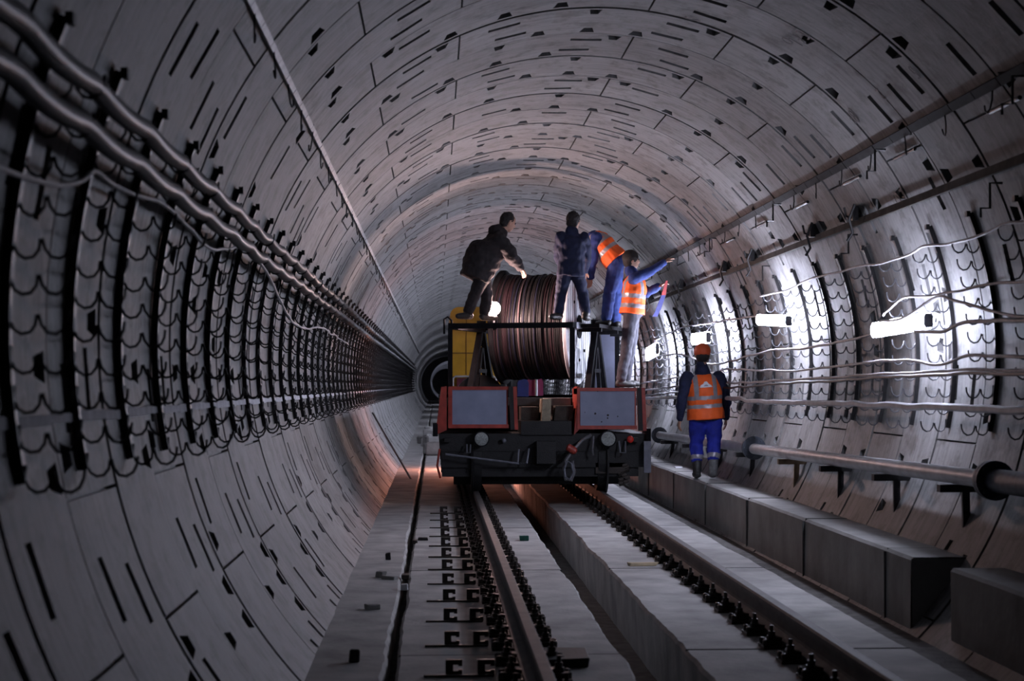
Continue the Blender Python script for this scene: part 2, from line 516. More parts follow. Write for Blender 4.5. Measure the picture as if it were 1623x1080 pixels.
bracket_set(1, [10.45 + BP*i for i in range(60)], 40, ['curved cable bracket with double hooks on the right wall, ' + q + ' to the camera' for q in ordn],
            'curved cable bracket with double hooks, further along the right wall', 'cable brackets on the right wall')

# heavy cables on the left
def sag_cable(name, x, z, r, y0, y1, sagv, m, label, phase=5.44):
    pts = []; y = y0
    while y < y1:
        st = .12 if y < 30 else (.24 if y < 60 else .96)
        t = ((y - phase) / BP) % 1.0
        amp = sagv * (1 + .5*noise.noise(Vector((round((y-phase)/BP - t)*1.7, x, 0))))
        pts.append((x + .012*noise.noise(Vector((y*.5, z, 0))), y, z - amp*4*t*(1-t)*1.0 + .006*noise.noise(Vector((y*.7, z, 2)))))
        y += st
    o = MB().tube(pts, r, 10).build(name, m, None, True, loc=pts[0]); tag(o, label, 'cable'); return o
sag_cable('heavy_cable', wallx(ROWZ[0], -1, .15)+.03, ROWZ[0]+.004, .036, 2.5, 100, .022, M_RUB, 'upper of the two thick black cables along the left wall')
sag_cable('heavy_cable', wallx(ROWZ[1], -1, .15)+.035, ROWZ[1]+.004, .036, 2.5, 100, .022, M_RUB, 'lower of the two thick black cables along the left wall')
def px_cable(pts, X, r, label, m=M_THIN, twist=.0, name='thin_cable'):
    P = [WX(a, b, X) for a, b in pts]
    P.sort(key=lambda p: p.y)
    out = []
    for i in range(len(P)-1):
        p0 = P[max(i-1,0)]; p1 = P[i]; p2 = P[i+1]; p3 = P[min(i+2,len(P)-1)]
        n = max(3, int((p2-p1).length/.10)); n = min(n, 24)
        for k in range(n):
            t = k/n
            q = .5*((2*p1) + (p2-p0)*t + (2*p0-5*p1+4*p2-p3)*t*t + (3*p1-p0-3*p2+p3)*t**3)
            q = q + Vector((.02*noise.noise(q*1.3), 0, .016*noise.noise(q*2.1 + Vector((5,0,0)))))
            out.append(q)
    out.append(P[-1])
    o = MB().tube(out, r, 6).build(name, m, None, True, loc=out[0]); tag(o, label, 'cable'); return o
px_cable([(-40,262),(0,268),(40,280),(90,290),(130,286),(150,273),(180,290),(230,312),(270,332),(305,362),(325,390),(350,395),(385,395),(405,410),(425,440),(440,470),(458,500),(480,520),(510,520),(530,532),(552,546)], -1.13, .0085,
         'thin pale cable looping below the thick cables on the left wall')
XR = 3.52
px_cable([(1205,470),(1250,458),(1290,441),(1360,424),(1395,418),(1445,402),(1462,391),(1500,386),(1560,372),(1600,354),(1660,350)], XR-.02, .010, 'thin grey cable, highest on the right wall, above both near lamps')
px_cable([(1040,540),(1080,520),(1140,510),(1170,505),(1210,500)], XR-.03, .010, 'thin grey cable on the right wall beyond the second lamp')
px_cable([(1040,566),(1080,562),(1130,578),(1180,566),(1230,555),(1270,553),(1330,543),(1390,528)], XR-.04, .011, 'thin grey cable strung between the two nearest wall lamps')
px_cable([(1395,510),(1425,506),(1445,496),(1480,472),(1510,474),(1550,488),(1590,498),(1660,504)], XR-.10, .010, 'thin cable arching over the nearest wall lamp')
px_cable([(1400,500),(1412,490),(1432,472),(1470,470),(1520,460),(1580,450),(1660,446)], XR-.07, .009, 'loose grey lead rising from the nearest wall lamp')
px_cable([(1450,524),(1490,526),(1520,514),(1560,510),(1660,506)], XR-.08, .013, 'grey cable leaving the nearest lamp to the right')
px_cable([(1000,612),(1060,600),(1130,592),(1150,586),(1210,587),(1260,588),(1330,580),(1400,573),(1450,572),(1485,580),(1530,567),(1590,564),(1660,566)], XR-.05, .011, 'wavy grey cable low on the right wall below the lamps')
px_cable([(1000,622),(1080,612),(1160,608),(1220,604),(1300,600),(1390,594),(1450,592),(1550,588),(1660,586)], XR-.04, .013, 'upper of the paired grey cables low on the right wall')
px_cable([(1000,630),(1090,620),(1170,614),(1240,608),(1320,604),(1400,598),(1480,596),(1560,592),(1660,592)], XR-.08, .013, 'lower of the paired grey cables low on the right wall', M_RUB)
px_cable([(1000,633),(1080,630),(1160,632),(1190,636),(1250,638),(1340,641),(1430,644),(1520,647),(1660,652)], XR-.04, .026, 'thick pale conduit lowest on the right wall', M_PIPE, name='conduit')

# hook strips high on both walls
def hook_strip(side, angle, m, label, y0, y1, per, width=.045):
    a = rad(angle); r0 = R - .006
    loc = (CX + side*r0*cos(a), y0, CZ + r0*sin(a))
    t = thing('hook_strip', loc, label, 'strip')
    mb = MB(); n = int((y1-y0)/.47); da = width/R/2
    for i in range(n):
        ya, yb = y0 + i*.47 + .006, y0 + (i+1)*.47 - .006; j = random.uniform(-.002, .002)
        P = [(CX + side*(R-.03+j)*cos(a+s*da), y, CZ + (R-.03+j)*sin(a+s*da)) for y in (ya, yb) for s in (-1, 1)]
        Q = [(CX + side*(R)*cos(a+s*da), y, CZ + (R)*sin(a+s*da)) for y in (ya, yb) for s in (-1, 1)]
        mb.add(P+Q, [(0,1,3,2),(4,5,7,6),(0,1,5,4),(2,3,7,6),(0,2,6,4),(1,3,7,5)])
    mb.build('flat_bar', m, t)
    bx = CX + side*(R-.03)*cos(a-da); bz = CZ + (R-.03)*sin(a-da)
    hk = MB().tube([(0,0,.06),(-side*.012,0,.0),(-side*.016,0,-.05),(side*.004,0,-.105),(side*.03,0,-.122),(side*.06,0,-.11),(side*.075,0,-.075)], .0055, 6).mesh('hook', M_IRON, True)
    y = y0 + .2; k = 0
    while y < y1 and k < 98:
        o = bpy.data.objects.new('hook', hk); COL.objects.link(o); o.parent = t
        o.location = (bx - loc[0], y - loc[1], bz - loc[2]); o.rotation_euler = (random.uniform(-.1,.1), 0, rad(90*side)+random.uniform(-.3,.3)); y += per; k += 1
    del t['_o']; return t
hook_strip(-1, 36.5, mat('galvanised_strip', (.36,.34,.34), .5, .3, .25, 9, .2), 'pale flat steel strip with small hanging hooks, high on the left wall', 5, 90, PITCH, .034)
hook_strip(1, 37.0, mat('dark_strip', (.02,.019,.018), .9, 0, .3, 9, .2), 'dark flat steel strip with small hanging hooks, high on the right wall', 6, 60, PITCH, .06)  # right strip in one near-black colour
# lower timber coloured conduit on the right with iron clamps
t = thing('conduit', (3.56, 6, CAMZ+1.34), 'brown conduit on dark clamps, between the high strip and the right wall brackets', 'conduit')
zc = CAMZ + 1.36; xc = wallx(zc, 1, .05)
MB().bar((xc, 6, zc), (xc, 62, zc), .025, .055).build('conduit_run', mat('rusty_strip', (.06,.05,.04), .85, 0, .4, 6, .3), t)
mb_c = MB()
for y in [9.6, 14.0, 15.6, 18.6, 20.4, 24.0, 27.5]:
    q = MB(); q.box(xc-.06, xc+.04, y-.05, y+.05, zc+.01, zc+.13); q.tube([(xc-.05,y-.08,zc+.14),(xc-.09,y-.04,zc+.02),(xc-.05,y,zc-.09),(xc-.09,y+.02,zc-.16)], .012, 6)
    q.tube([(xc-.03,y,zc+.02),(xc-.10,y+.02,zc+.05),(xc-.12,y,zc+.12)], .01, 6)
    q.build('clamp', M_IRON, t, True)
# step shaped iron rungs between strip and brackets
rung = MB().tube([(-.02,0,.0),(-.1,0,.0),(-.1,0,-.16),(-.16,0,-.16),(-.16,0,-.22)], .009, 6)
rung.v = [p for p in rung.v]
rm = rung.mesh('iron_rung', M_IRON, True)
for i, y in enumerate([9.4, 10.6, 12.4, 14.3, 16.2, 18.1, 20.0]):
    z = CAMZ + 1.28 if i % 2 else CAMZ + 1.74
    o = bpy.data.objects.new('iron_rung', rm); COL.objects.link(o); o.location = (wallx(z, 1, .0), y, z); 
    tag(o, 'bent black iron bracket fixed high on the right wall', 'bracket', 'bent iron brackets on the right wall')
# slim white tube battens by the strip
mbw = MB().tube([(0,-.26,0),(0,.26,0)], .014, 8).mesh('bracket_rod', M_IRON, True)
for i, y in enumerate([9.9, 12.05, 13.6, 15.5, 17.4, 19.3]):
    z = CAMZ + 1.66; o = bpy.data.objects.new('bracket_rod', mbw); COL.objects.link(o); o.location = (wallx(z,1,.03), y, z)
    tag(o, 'short dark rod lying against the lining below the high right strip', 'rod', 'short rods below the right strip')

# ------------------------------------------------------------------ pipe above the bench
PA, PB = WX(1045, 690, 3.47), WX(1575, 762, 3.50)
PA.x -= .0
t = thing('water_pipe', tuple(PA), 'long pale grey water pipe with bolted flanges running above the bench', 'pipe')
MB().tube([PA, PA.lerp(PB, .5) + Vector((0,0,-.01)), PB], .058, 20).build('pipe_run', M_PIPE, t, True)
d = (PB - PA).normalized()
def flange(c, r=.12, th=.03):
    mb = MB(); mb.lathe(c - d*th, d, [(0,.058),(0,r),(th*.9,r),(th*.9,.07),(th*1.1,.07),(th*1.1,r),(th*2,r),(th*2,.058)], 24)
    u = d.orthogonal().normalized(); v = d.cross(u)
    for k in range(8):
        a = 2*pi*k/8; p = c + (u*cos(a)+v*sin(a))*(r-.025)
        mb.tube([p - d*(th+.022), p + d*(th+.022)], .011, 6)
    return mb
fc = PA.lerp(PB, (PA.y-18.55)/(PA.y-PB.y))
flange(PA, .125).build('flange', M_FLAN, t); flange(fc, .13).build('flange', M_FLAN, t); flange(PB, .125, .04).build('flange', M_FLAN, t)
PC = PB + d*3.5
MB().tube([PB, PC], .075, 16).build('pipe_extension', M_FLAN, t, True)
for i, y in enumerate([11.3, 13.0, 14.8, 16.6, 18.9, 21.0, 23.0, 25.2]):
    p = PA.lerp(PB, (PA.y-y)/(PA.y-PB.y)); z = p.z - .085
    xw = wallx(z - .16, 1, 0); mb = MB()
    mb.bar((p.x-.13, y, z), (wallx(z, 1, -.01), y, z), .075, .05)
    mb.bar((xw-.03, y+.02, z-.30), (p.x+.06, y+.02, z-.02), .05, .03)
    o = mb.build('pipe_support', M_WOOD if i == 3 else M_IRON, None, loc=(p.x, y, z))
    tag(o, 'rusty brown bracket carrying the grey water pipe' if i == 3 else 'black angled bracket carrying the grey water pipe off the right wall', 'bracket', None if i == 3 else 'pipe supports on the right wall')

# ------------------------------------------------------------------ wall lamps
def emission_mat(name, col, strength):
    m = bpy.data.materials.new(name); m.use_nodes = True; nt = m.node_tree
    b = nt.nodes['Principled BSDF']; b.inputs['Base Color'].default_value = (.8,.8,.8,1)
    tc = nt.nodes.new('ShaderNodeTexCoord'); n = nt.nodes.new('ShaderNodeTexNoise'); n.inputs['Scale'].default_value = 2
    nt.links.new(tc.outputs['Object'], n.inputs['Vector'])
    mr = nt.nodes.new('ShaderNodeMapRange'); mr.inputs[3].default_value = strength*.9; mr.inputs[4].default_value = strength*1.1
    nt.links.new(n.outputs['Fac'], mr.inputs[0]); nt.links.new(mr.outputs[0], b.inputs['Emission Strength'])
    b.inputs['Emission Color'].default_value = (*col, 1)
    return m
TUBES = {q: emission_mat('cold_white_diffuser', (.74, .78, 1.0), LAMP*q) for q in (.85, 1.5, .2)}
M_HOUS = mat('lamp_housing', (.35,.36,.4), .5, 0, .1, 5, .05)
def wall_lamp(a, b, label, group=None, hgt=.115, q=1.5):
    a, b = Vector(a), Vector(b); c = (a+b)/2
    t = thing('wall_lamp', tuple(c), label, 'lamp', group)
    d = (b-a).normalized(); up = Vector((0,0,1)); out = d.cross(up).normalized()
    if out.x > 0: out = -out
    h = hgt/2
    # clear cover glowing on every side, held off the wall
    poly = [a + d*.02 + up*(h*cz_) + out*(.035*cx_) for cx_, cz_ in ((-1,-.55),(-.6,-1),(.6,-1),(1,-.55),(1,.55),(.6,1),(-.6,1),(-1,.55))]
    MB().prism(poly, (b-a) - d*.04).build('diffuser', TUBES[q], t)
    MB().bar(a - out*.05, b - out*.05, .012, .03, up=(0,0,1)).build('housing', M_HOUS, t)
    for p, s in ((a, 1), (b, -1)):
        MB().prism([p + up*(h*cz_*.9) + out*(.032*cx_) for cx_, cz_ in ((-1,-.6),(-.6,-1),(.6,-1),(1,-.6),(1,.6),(.6,1),(-.6,1),(-1,.6))], d*s*.02).build('end_cap', M_HOUS, t)
    MB().tube([c + d*.3 - out*.02 + up*h, c + d*.3 - out*.1 + up*(h+.1)], .006, 6).build('hanger', M_HOOK, t)
    return t
wall_lamp(WX(1386, 524, XR-.02), WX(1472, 508, XR-.02), 'large bright fluorescent wall lamp, nearest the camera on the right wall', q=.85)
wall_lamp(WX(1203, 507, XR-.04), WX(1250, 509, XR-.04), 'bright fluorescent wall lamp, second from the camera, right of the walking worker')
wall_lamp(WX(1099, 538, XR-.04), WX(1123, 535, XR-.04), 'bright fluorescent wall lamp directly above the orange cap of the walking worker', None, .15)
wall_lamp(WX(1026, 562, XR-.04), WX(1042, 553, XR-.04), 'small bright wall lamp beside the legs of the worker reaching to the wall', None, .2)
for i, y in enumerate([33.0, 38, 43, 49, 56, 64, 75, 90, 110, 135]):
    wall_lamp((XR-.02, y-.9, CAMZ+.52), (XR-.02, y+.9, CAMZ+.52), 'fluorescent wall lamp far behind the wagon on the right wall', 'far wall lamps behind the wagon')
for yy in (Y_END+6, Y_END+22, Y_END+45, Y_END+70): wall_lamp((CX+1.9, yy-1.5, CAMZ+.6), (CX+1.9, yy+1.5, CAMZ+.6), 'lamp in the farthest tunnel length beyond the dark ring', 'lamps in the farthest tunnel length', .3, .2)
o = MB().ball((0,0,0), .16, 8).build('far_lamp', emission_mat('far_lamp_glass', (1, .95, .8), 25), None, True); p = W(684, 632, Y_END + 20); p.x = max(p.x, -.1)
o.location = p; tag(o, 'tiny distant lamp glowing at the far end of the tunnel', 'lamp')
M_WOOD2 = mat('dark_sooty_timber', (.05, .042, .034), .9, 0, .35, 10, .5)
M_PALE2 = mat('split_timber', (.28, .24, .17), .85, 0, .3, 10, .5)

# ------------------------------------------------------------------ wagon
YW = 21.2
def fx(px): return W(px, 611, YW).x
def fz(py): return W(690, py, YW).z
wag = thing('rail_wagon', (1.35, YW, .2), 'dark flat rail wagon with two red framed grey panels and round headlights', 'wagon')
x0, x1 = fx(697), fx(1026)
mb = MB(); mb.box(x0, x1, YW+.06, 30, fz(716), fz(688)); mb.box(x0+.03, x1-.1, YW+.12, 29.9, fz(757), fz(716))
mb.box(x0+.02, x1-.02, YW+.08, YW+.2, fz(742), fz(690))
mb.box(fx(720), fx(1000), YW+.5, YW+.7, fz(772), fz(750))
for yy in (23.4, 25.5, 27.5): mb.box(fx(700), fx(735), yy, yy+.5, .35, .62)
mb.box(x0, x1, 22.2, 30, fz(632)-.1, fz(632))
mb.box(x0+.1, x1-.1, 22.9, 30, fz(690), fz(632))
mb.build('underframe', M_BLK, wag)
MB().box(fx(826), fx(906), YW+.02, YW+.9, fz(690), fz(668)).box(fx(850), fx(880), YW-.12, YW+.3, fz(735), fz(700)).build('coupler_beam', M_BLK, wag)
def front_box(a, b, ctop, cbot, worn):
    z1, z0 = fz(ctop), fz(cbot)
    A, B = fx(a), fx(b)
    p = MB(); p.box(A, B, YW, 22.15, z0, z1-.01)
    body = p.build('toolbox', M_RED, wag); body['label'] = 'red framed grey tool box ' + ('with a few dark chips' if worn else 'half in shade')
    t = .042
    f = MB()
    f.box(A-.01, B+.01, YW-.03, YW, z1-t, z1); f.box(A-.01, B+.01, YW-.03, YW, z0, z0+t*1.1)
    f.box(A-.02, A+.03, YW-.035, YW, z0+.002, z1-.002) if not worn else f.box(A-.02, A+.012, YW-.035, YW, z0+.002, z1-.002)
    ff = f.build('panel_frame', M_RED, wag)
    MB().box(A+.02, B-.02, YW-.012, YW+.001, z0+t, z1-t).build('grey_panel', M_GREY, wag)['label'] = 'blue grey steel panel'
    if worn:
        c = MB()
        for (u, v, r) in ((.08,.35,.006),(.26,.32,.014),(.48,.28,.014),(.475,.21,.01),(.65,.25,.009),(.37,.12,.009),(.3,.86,.007),(.1,.6,.003)):
            c.lathe((A+.02+(B-A)*u, YW-.0135, z0+(z1-z0)*v+.03), (0,1,0), [(0,r),(.001,r)], 7)
        c.build('paint_chips', M_BLK, wag)
    # slanted posts beside the panel
    for xx, w_, col in ((B+.035, .05, M_BLK), (B+.085, .045, M_RED)):
        q = MB(); q.prism([(xx-w_/2, YW-.05, z1+.0), (xx+w_/2, YW-.05, z1+.0), (xx+w_/2+.02, YW-.05, z0-.02), (xx-w_/2+.02, YW-.05, z0-.02)], (0, .1, 0))
        q.build('corner_post', col, wag)
    return A, B, z0, z1
front_box(713, 805, 613, 679, False)
front_box(917, 1008, 615, 681, True)
# flared side plates
for s, (a, b) in ((1, (708, 693)), (1, (917, 912))):
    q = MB(); q.prism([(fx(a), YW-.02, fz(613)), (fx(b)+.05, YW-.02, fz(614)), (fx(b)-.02, YW-.02, fz(690)), (fx(a), YW-.02, fz(682))], (0, .8, 0))
    q.build('side_plate', M_RED, wag)
MB().box(fx(686), fx(694), YW-.03, YW+.5, fz(692), fz(672)).build('step_plate', M_FRAME, wag)
MB().box(fx(1024), fx(1031), YW-.03, YW+.4, fz(720), fz(680)).build('step_plate', M_FRAME, wag)
MB().box(fx(1019), fx(1030), YW-.1, YW-.06, fz(750), fz(700)).box(fx(1020), fx(1029), YW-.08, YW+.1, fz(706), fz(700)).build('hanging_plate', M_BEAM, wag)
MB().tube([(fx(697), YW-.01, fz(712)), (fx(693), YW-.03, fz(738)), (fx(698), YW+.02, fz(758))], .014, 6).build('red_handle', M_RED, wag, True)
M_GLASS = mat('headlight_glass', (.34, .37, .36), .12, .3, .35, 60, .6)
for px, r in ((763, .092), (963, .098)):
    c = Vector((fx(px), YW-.02, fz(696)))
    h = MB().lathe(c, (0,-1,0), [(-.05,r*.8),(0,r*1.04),(.06,r*1.06),(.06,r*.93),(.05,r*.9)], 24).build('headlight', M_FRAME, wag, True)
    g = MB().lathe(c, (0,-1,0), [(.04,r*.92),(.06,r*.9),(.075,r*.6),(.08,r*.0+.001)], 24)
    g.v = [v - Vector((0,0,0)) for v in g.v]
    go = g.build('lens', M_GLASS, None, True); go.parent = h
    h_loc = Vector(wag['_o']); go.data.transform(Matrix.Translation(-h_loc))
MB().ball((fx(998), YW-.05, fz(697)), .045, 8).build('marker_lamp', mat('red_lens', (.55,.03,.02), .25, 0, .1, 5, 0), wag, True)['label'] = 'small round red marker lamp'
MB().ball((fx(799), YW-.0, fz(699)), .03, 6).build('marker_lamp', M_BEAM, wag, True)
# pipes, brackets and hoses on the front
q = MB(); q.tube([(fx(706), YW-.08, fz(720)), (fx(760), YW-.09, fz(727)), (fx(822), YW-.09, fz(735))], .014, 8)
q.tube([(fx(822), YW-.02, fz(713)), (fx(820), YW-.09, fz(734)), (fx(834), YW-.09, fz(735)), (fx(838), YW-.02, fz(712))], .014, 8)
q.tube([(fx(740), YW-.0, fz(705)), (fx(740), YW-.06, fz(718)), (fx(745), YW-.06, fz(718)), (fx(746), YW, fz(705))], .01, 6)
q.build('grab_iron', M_BEAM, wag, True); q = MB()
q.tube([(fx(981), YW-.0, fz(700)), (fx(982), YW-.07, fz(718)), (fx(990), YW-.07, fz(718)), (fx(991), YW, fz(700))], .011, 8)
q.build('grab_iron', M_BEAM, wag, True)
q = MB(); q.tube([(fx(936), YW-.02, fz(690)), (fx(922), YW-.10, fz(698)), (fx(908), YW-.16, fz(712)), (fx(896), YW-.19, fz(728)), (fx(891), YW-.2, fz(745)), (fx(895), YW-.2, fz(760)), (fx(903), YW-.19, fz(761)), (fx(908), YW-.19, fz(748)), (fx(905), YW-.18, fz(730))], .022, 8)
q.tube([(fx(940), YW-.03, fz(692)), (fx(938), YW-.08, fz(712)), (fx(939), YW-.06, fz(722))], .014, 8)
q.build('brake_hose', mat('worn_hose', (.11,.11,.12), .5, .2, .4, 14, .3), wag, True)
MB().lathe((fx(904), YW-.2, fz(712)), (1, 0, -.6), [(-.07,.02),(-.06,.045),(0,.05),(.05,.045),(.07,.02)], 10).build('hose_coupling', M_RED, wag, True)
q = MB().tube([(fx(892), YW-.26, fz(742)), (fx(896), YW-.27, fz(730)), (fx(903), YW-.27, fz(733)), (fx(906), YW-.27, fz(748)), (fx(900), YW-.27, fz(759)), (fx(893), YW-.27, fz(755)), (fx(892), YW-.26, fz(742))], .014, 8); q.build('hose_ring', M_BEAM, wag, True)
q = MB()
for i in range(10):
    p = W(988 + random.uniform(-6, 8), 738 + i*3.2, YW+.1); q.lathe(p, (1, 0, .3), [(-.03,.03),(.03,.03)], 8)
q.box(fx(945), fx(992), YW+.08, YW+.4, fz(752), fz(735)); q.build('spring_pack', M_FAST, wag)
for x in (.52, 2.10):
    for y in (21.65, 24.3, 27.6, 29.4):
        q = MB(); q.lathe((x-.07 if x < 1 else x+.07, y, .2+.40), (1 if x < 1 else -1, 0, 0), [(0,.30),(0,.44),(.025,.45),(.03,.40),(.13,.395),(.13,.30),(.08,.2),(.08,.05),(-.04,.05),(-.04,.2)], 32)
        q.build('wheel', M_BLK, wag, True)
for y in (21.65, 24.3, 27.6, 29.4): MB().tube([(.5, y, .6), (2.1, y, .6)], .07, 10).build('axle', M_BLK, wag)
for xx in (fx(700), fx(995)):
    q = MB()
    for y in (21.65, 24.3, 27.6, 29.4): q.box(xx, xx+.16, y-.2, y+.2, .44, .76); q.bar((xx+.08, y-.5, .86), (xx+.08, y+.5, .86), .09, .05)
    q.build('axle_box', M_BLK, wag)

# timber blocks standing in the coupler gap
def block(name, a, b, t, bt, y0, y1, m, label, cat='block', skew=.0):
    mb = MB().prism([(fx(a), y0, fz(bt)), (fx(b), y0, fz(bt)), (fx(b)+skew, y0, fz(t)), (fx(a)+skew, y0, fz(t))], (0, y1-y0, 0))
    bm = bmesh.new()
    o = mb.build(name, m, None, loc=(fx((a+b)/2), y0, fz(bt)))
    return tag(o, label, cat)
block('timber_block', 859, 873, 633, 668, YW+.05, YW+.6, M_PALE2, 'split pale timber post end standing in the gap between the red boxes', 'timber', .01)
block('timber_block', 880, 909, 644, 667.5, YW+.2, YW+.9, M_WOOD2, 'dark timber block leaning beside the right red framed box', 'timber', .02)
block('timber_block', 828, 856, 646, 667.5, YW+.3, YW+.9, M_WOOD2, 'dark timber block in the gap next to the left red framed box', 'timber')
mb = MB().prism([(fx(868), YW+.62, fz(632)), (fx(911), YW+.62, fz(632)), (fx(911), YW+.62, fz(643.7)), (fx(880), YW+.62, fz(643.7)), (fx(868), YW+.62, fz(637))], (0, .9, 0))
tag(mb.build('grey_board', M_BENCH, None, loc=(fx(868), YW+.6, fz(640))), 'grey dusty board end lying over the timber blocks in the gap', 'board')

# ------------------------------------------------------------------ rack carrying the drum
CRN = Vector((1.72, 21.4, 0)); AX = Vector((-.956, .292, 0)); AY = Vector((.292, .956, 0))
ZR = 2.30; ZD = fz(632) + .01
def K(a, b, z): p = CRN + AX*a + AY*b; return Vector((p.x, p.y, z))
rack = thing('drum_rack', tuple(K(.8, 1.5, ZD)), 'black welded steel rack with braced trestles on top of the wagon', 'rack')
RWd, RDp = 1.60, 3.0
UPV = (0,0,1)
ztop = fz(614)
for a, b in ((0,0),(RWd,0),(0,RDp),(RWd,RDp)):
    zb = ztop if b == 0 else ZD
    MB().bar(K(a,b,zb), K(a,b,ZR-.03), .06, .06).build('post', M_FRAME, rack)
MB().bar(K(-.02,0,ZR), K(RWd+.02,0,ZR), .06, .07).build('front_rail', M_FRAME, rack)
MB().bar(K(-.02,RDp,ZR), K(RWd+.02,RDp,ZR), .06, .07).build('rear_rail', M_FRAME, rack)
MB().bar(K(0,.04,ZR), K(0,RDp-.04,ZR), .10, .08).build('side_rail', M_BEAM, rack)['label'] = 'grey side rail'
MB().bar(K(RWd,.04,ZR), K(RWd,RDp-.04,ZR), .08, .08).build('side_rail', M_FRAME, rack)
MB().tube([K(RWd-.02,.0,ZR), K(RWd-.02,.0,ZR+.07), K(RWd+.04,.02,ZR+.12), K(RWd+.09,.03,ZR+.09), K(RWd+.09,.03,ZR-.1)], .014, 8).build('loop_handle', M_FRAME, rack, True)
# narrow standing boards on the front and the right side
MB().bar(K(-.02,.14,ZR+.008), K(RWd+.02,.14,ZR+.008), .20, .045).build('foot_board', M_WOOD2, rack)
MB().bar(K(-.17,.3,ZR+.0), K(-.17,2.6,ZR+.0), .24, .045).build('foot_board', M_FRAME, rack)
for b in (.4, 1.5, 2.5): MB().bar(K(-.3,b,ZR-.05), K(.0,b,ZR-.05), .05, .05).build('board_bearer', M_FRAME, rack)
for a in (0, RWd):
    q = MB(); b = 1.5
    for s in (-1, 1):
        q.bar(K(a, b + s*.06, ZR-.03), K(a, b + s*.62, ZD), .075, .075)
        q.bar(K(a, b + s*.02, ZR-.25), K(a, b + s*.26, ZD), .05, .05)
    q.bar(K(a, b-.2, ZD+.35), K(a, b+.2, ZD+.35), .05, .05)
    q.bar(K(a, b, ZR-.03), K(a, b, ZR+.12), .12, .12)
    q.build('trestle', M_FRAME, rack)
# ------------------------------------------------------------------ drum
DC = K(.77, 1.5, ZR + .03); DR = .765
dax = -AX
drum = thing('cable_drum', tuple(DC - Vector((0,0,DR))), 'large cable drum wound with dark cable between the men on the wagon', 'drum')
L2 = .475
def cable_mat():
    m = bpy.data.materials.new('wound_cable'); m.use_nodes = True; nt = m.node_tree; b = nt.nodes['Principled BSDF']
    b.inputs['Roughness'].default_value = .6; b.inputs['Specular IOR Level'].default_value = .3
    tc = nt.nodes.new('ShaderNodeTexCoord'); wn = nt.nodes.new('ShaderNodeTexWhiteNoise'); wn.noise_dimensions = '1D'
    at = nt.nodes.new('ShaderNodeAttribute'); at.attribute_name = 'wrap'
    nt.links.new(at.outputs['Fac'], wn.inputs['W'])
    r = nt.nodes.new('ShaderNodeValToRGB'); r.color_ramp.interpolation = 'CONSTANT'
    cols = [(0,(.008,.007,.008)),(.5,(.018,.008,.011)),(.68,(.010,.011,.024)),(.84,(.03,.018,.022)),(.94,(.10,.07,.075))]
    e = r.color_ramp.elements; e[0].position, e[0].color = 0, (*cols[0][1],1); e[1].position, e[1].color = cols[-1][0], (*cols[-1][1],1)
    for p, c in cols[1:-1]: q = e.new(p); q.color = (*c,1)
    nt.links.new(wn.outputs['Value'], r.inputs['Fac']); nt.links.new(r.outputs['Color'], b.inputs['Base Color'])
    return m
NW = 44; rw = L2/NW
vs, fs, wr = [], [], []
u = Vector((0,0,1)); v = dax.cross(u).normalized(); NS = 72
rng = random.Random(3)
for i in range(NW):
    cxp = -L2 + (2*i+1)*rw; rr = DR - .055 - rng.random()*.02; tilt = rng.uniform(-.02,.02); tp2 = rng.uniform(0, 6.28)
    base = len(vs)
    for k in range(NS):
        a = 2*pi*k/NS
        off = tilt*sin(a+tp2); rad_ = rr + .006*sin(3*a + tp2)
        er = u*cos(a) + v*sin(a)
        for j in range(6):
            b = 2*pi*j/6
            vs.append(DC + dax*(cxp + off + rw*1.15*cos(b)) + er*(rad_ + rw*1.15*sin(b)))
    for k in range(NS):
        for j in range(6):
            fs.append((base + k*6 + j, base + k*6 + (j+1)%6, base + ((k+1)%NS)*6 + (j+1)%6, base + ((k+1)%NS)*6 + j)); wr.append(float(i))
o0 = Vector(drum['_o'])
me = bpy.data.meshes.new('cable_winding'); me.from_pydata([tuple(p - o0) for p in vs], [], fs); me.materials.append(cable_mat())
at = me.attributes.new('wrap', 'FLOAT', 'FACE'); at.data.foreach_set('value', wr)
me.polygons.foreach_set('use_smooth', [True]*len(me.polygons))
ob = bpy.data.objects.new('cable_winding', me); COL.objects.link(ob); ob.parent = drum
MB().lathe(DC, dax, [(-L2,.3),(-L2,DR-.075),(L2,DR-.075),(L2,.3)], 48).build('drum_barrel', M_RUB, drum, True)
for s, m in ((-1, M_FRAME), (1, M_WHITE)):
    q = MB().lathe(DC + dax*(s*(L2+.03)), dax, [(-.03,.05),(-.03,DR),(-.02,DR+.012),(.02,DR+.012),(.03,DR),(.03,.05)], 64)
    fo = q.build('flange', m, drum, True)
    if s > 0:
        fo['label'] = 'white painted flange facing right'
        q = MB(); fc = DC + dax*(L2+.062)
        for k in range(-5, 6):     # plank joints
            h = sqrt(max(.01, DR**2 - (k*.135)**2)) - .01
            q.bar(fc + v*(k*.135) - u*h, fc + v*(k*.135) + u*h, .004, .004)
        q.build('plank_joints', M_RUB, drum)
        q = MB(); q.lathe(fc, dax, [(0,.16),(.012,.16),(.012,.06),(.03,.05)], 20)
        for k in range(8):
            a = 2*pi*k/8; p = fc + (u*cos(a)+v*sin(a))*.45; q.lathe(p, dax, [(0,.022),(.014,.02)], 8)
        q.build('hub_plate', M_FRAME, drum, True)
MB().tube([DC - dax*.86, DC + dax*.86], .04, 12).build('spindle', M_FRAME, drum, True)

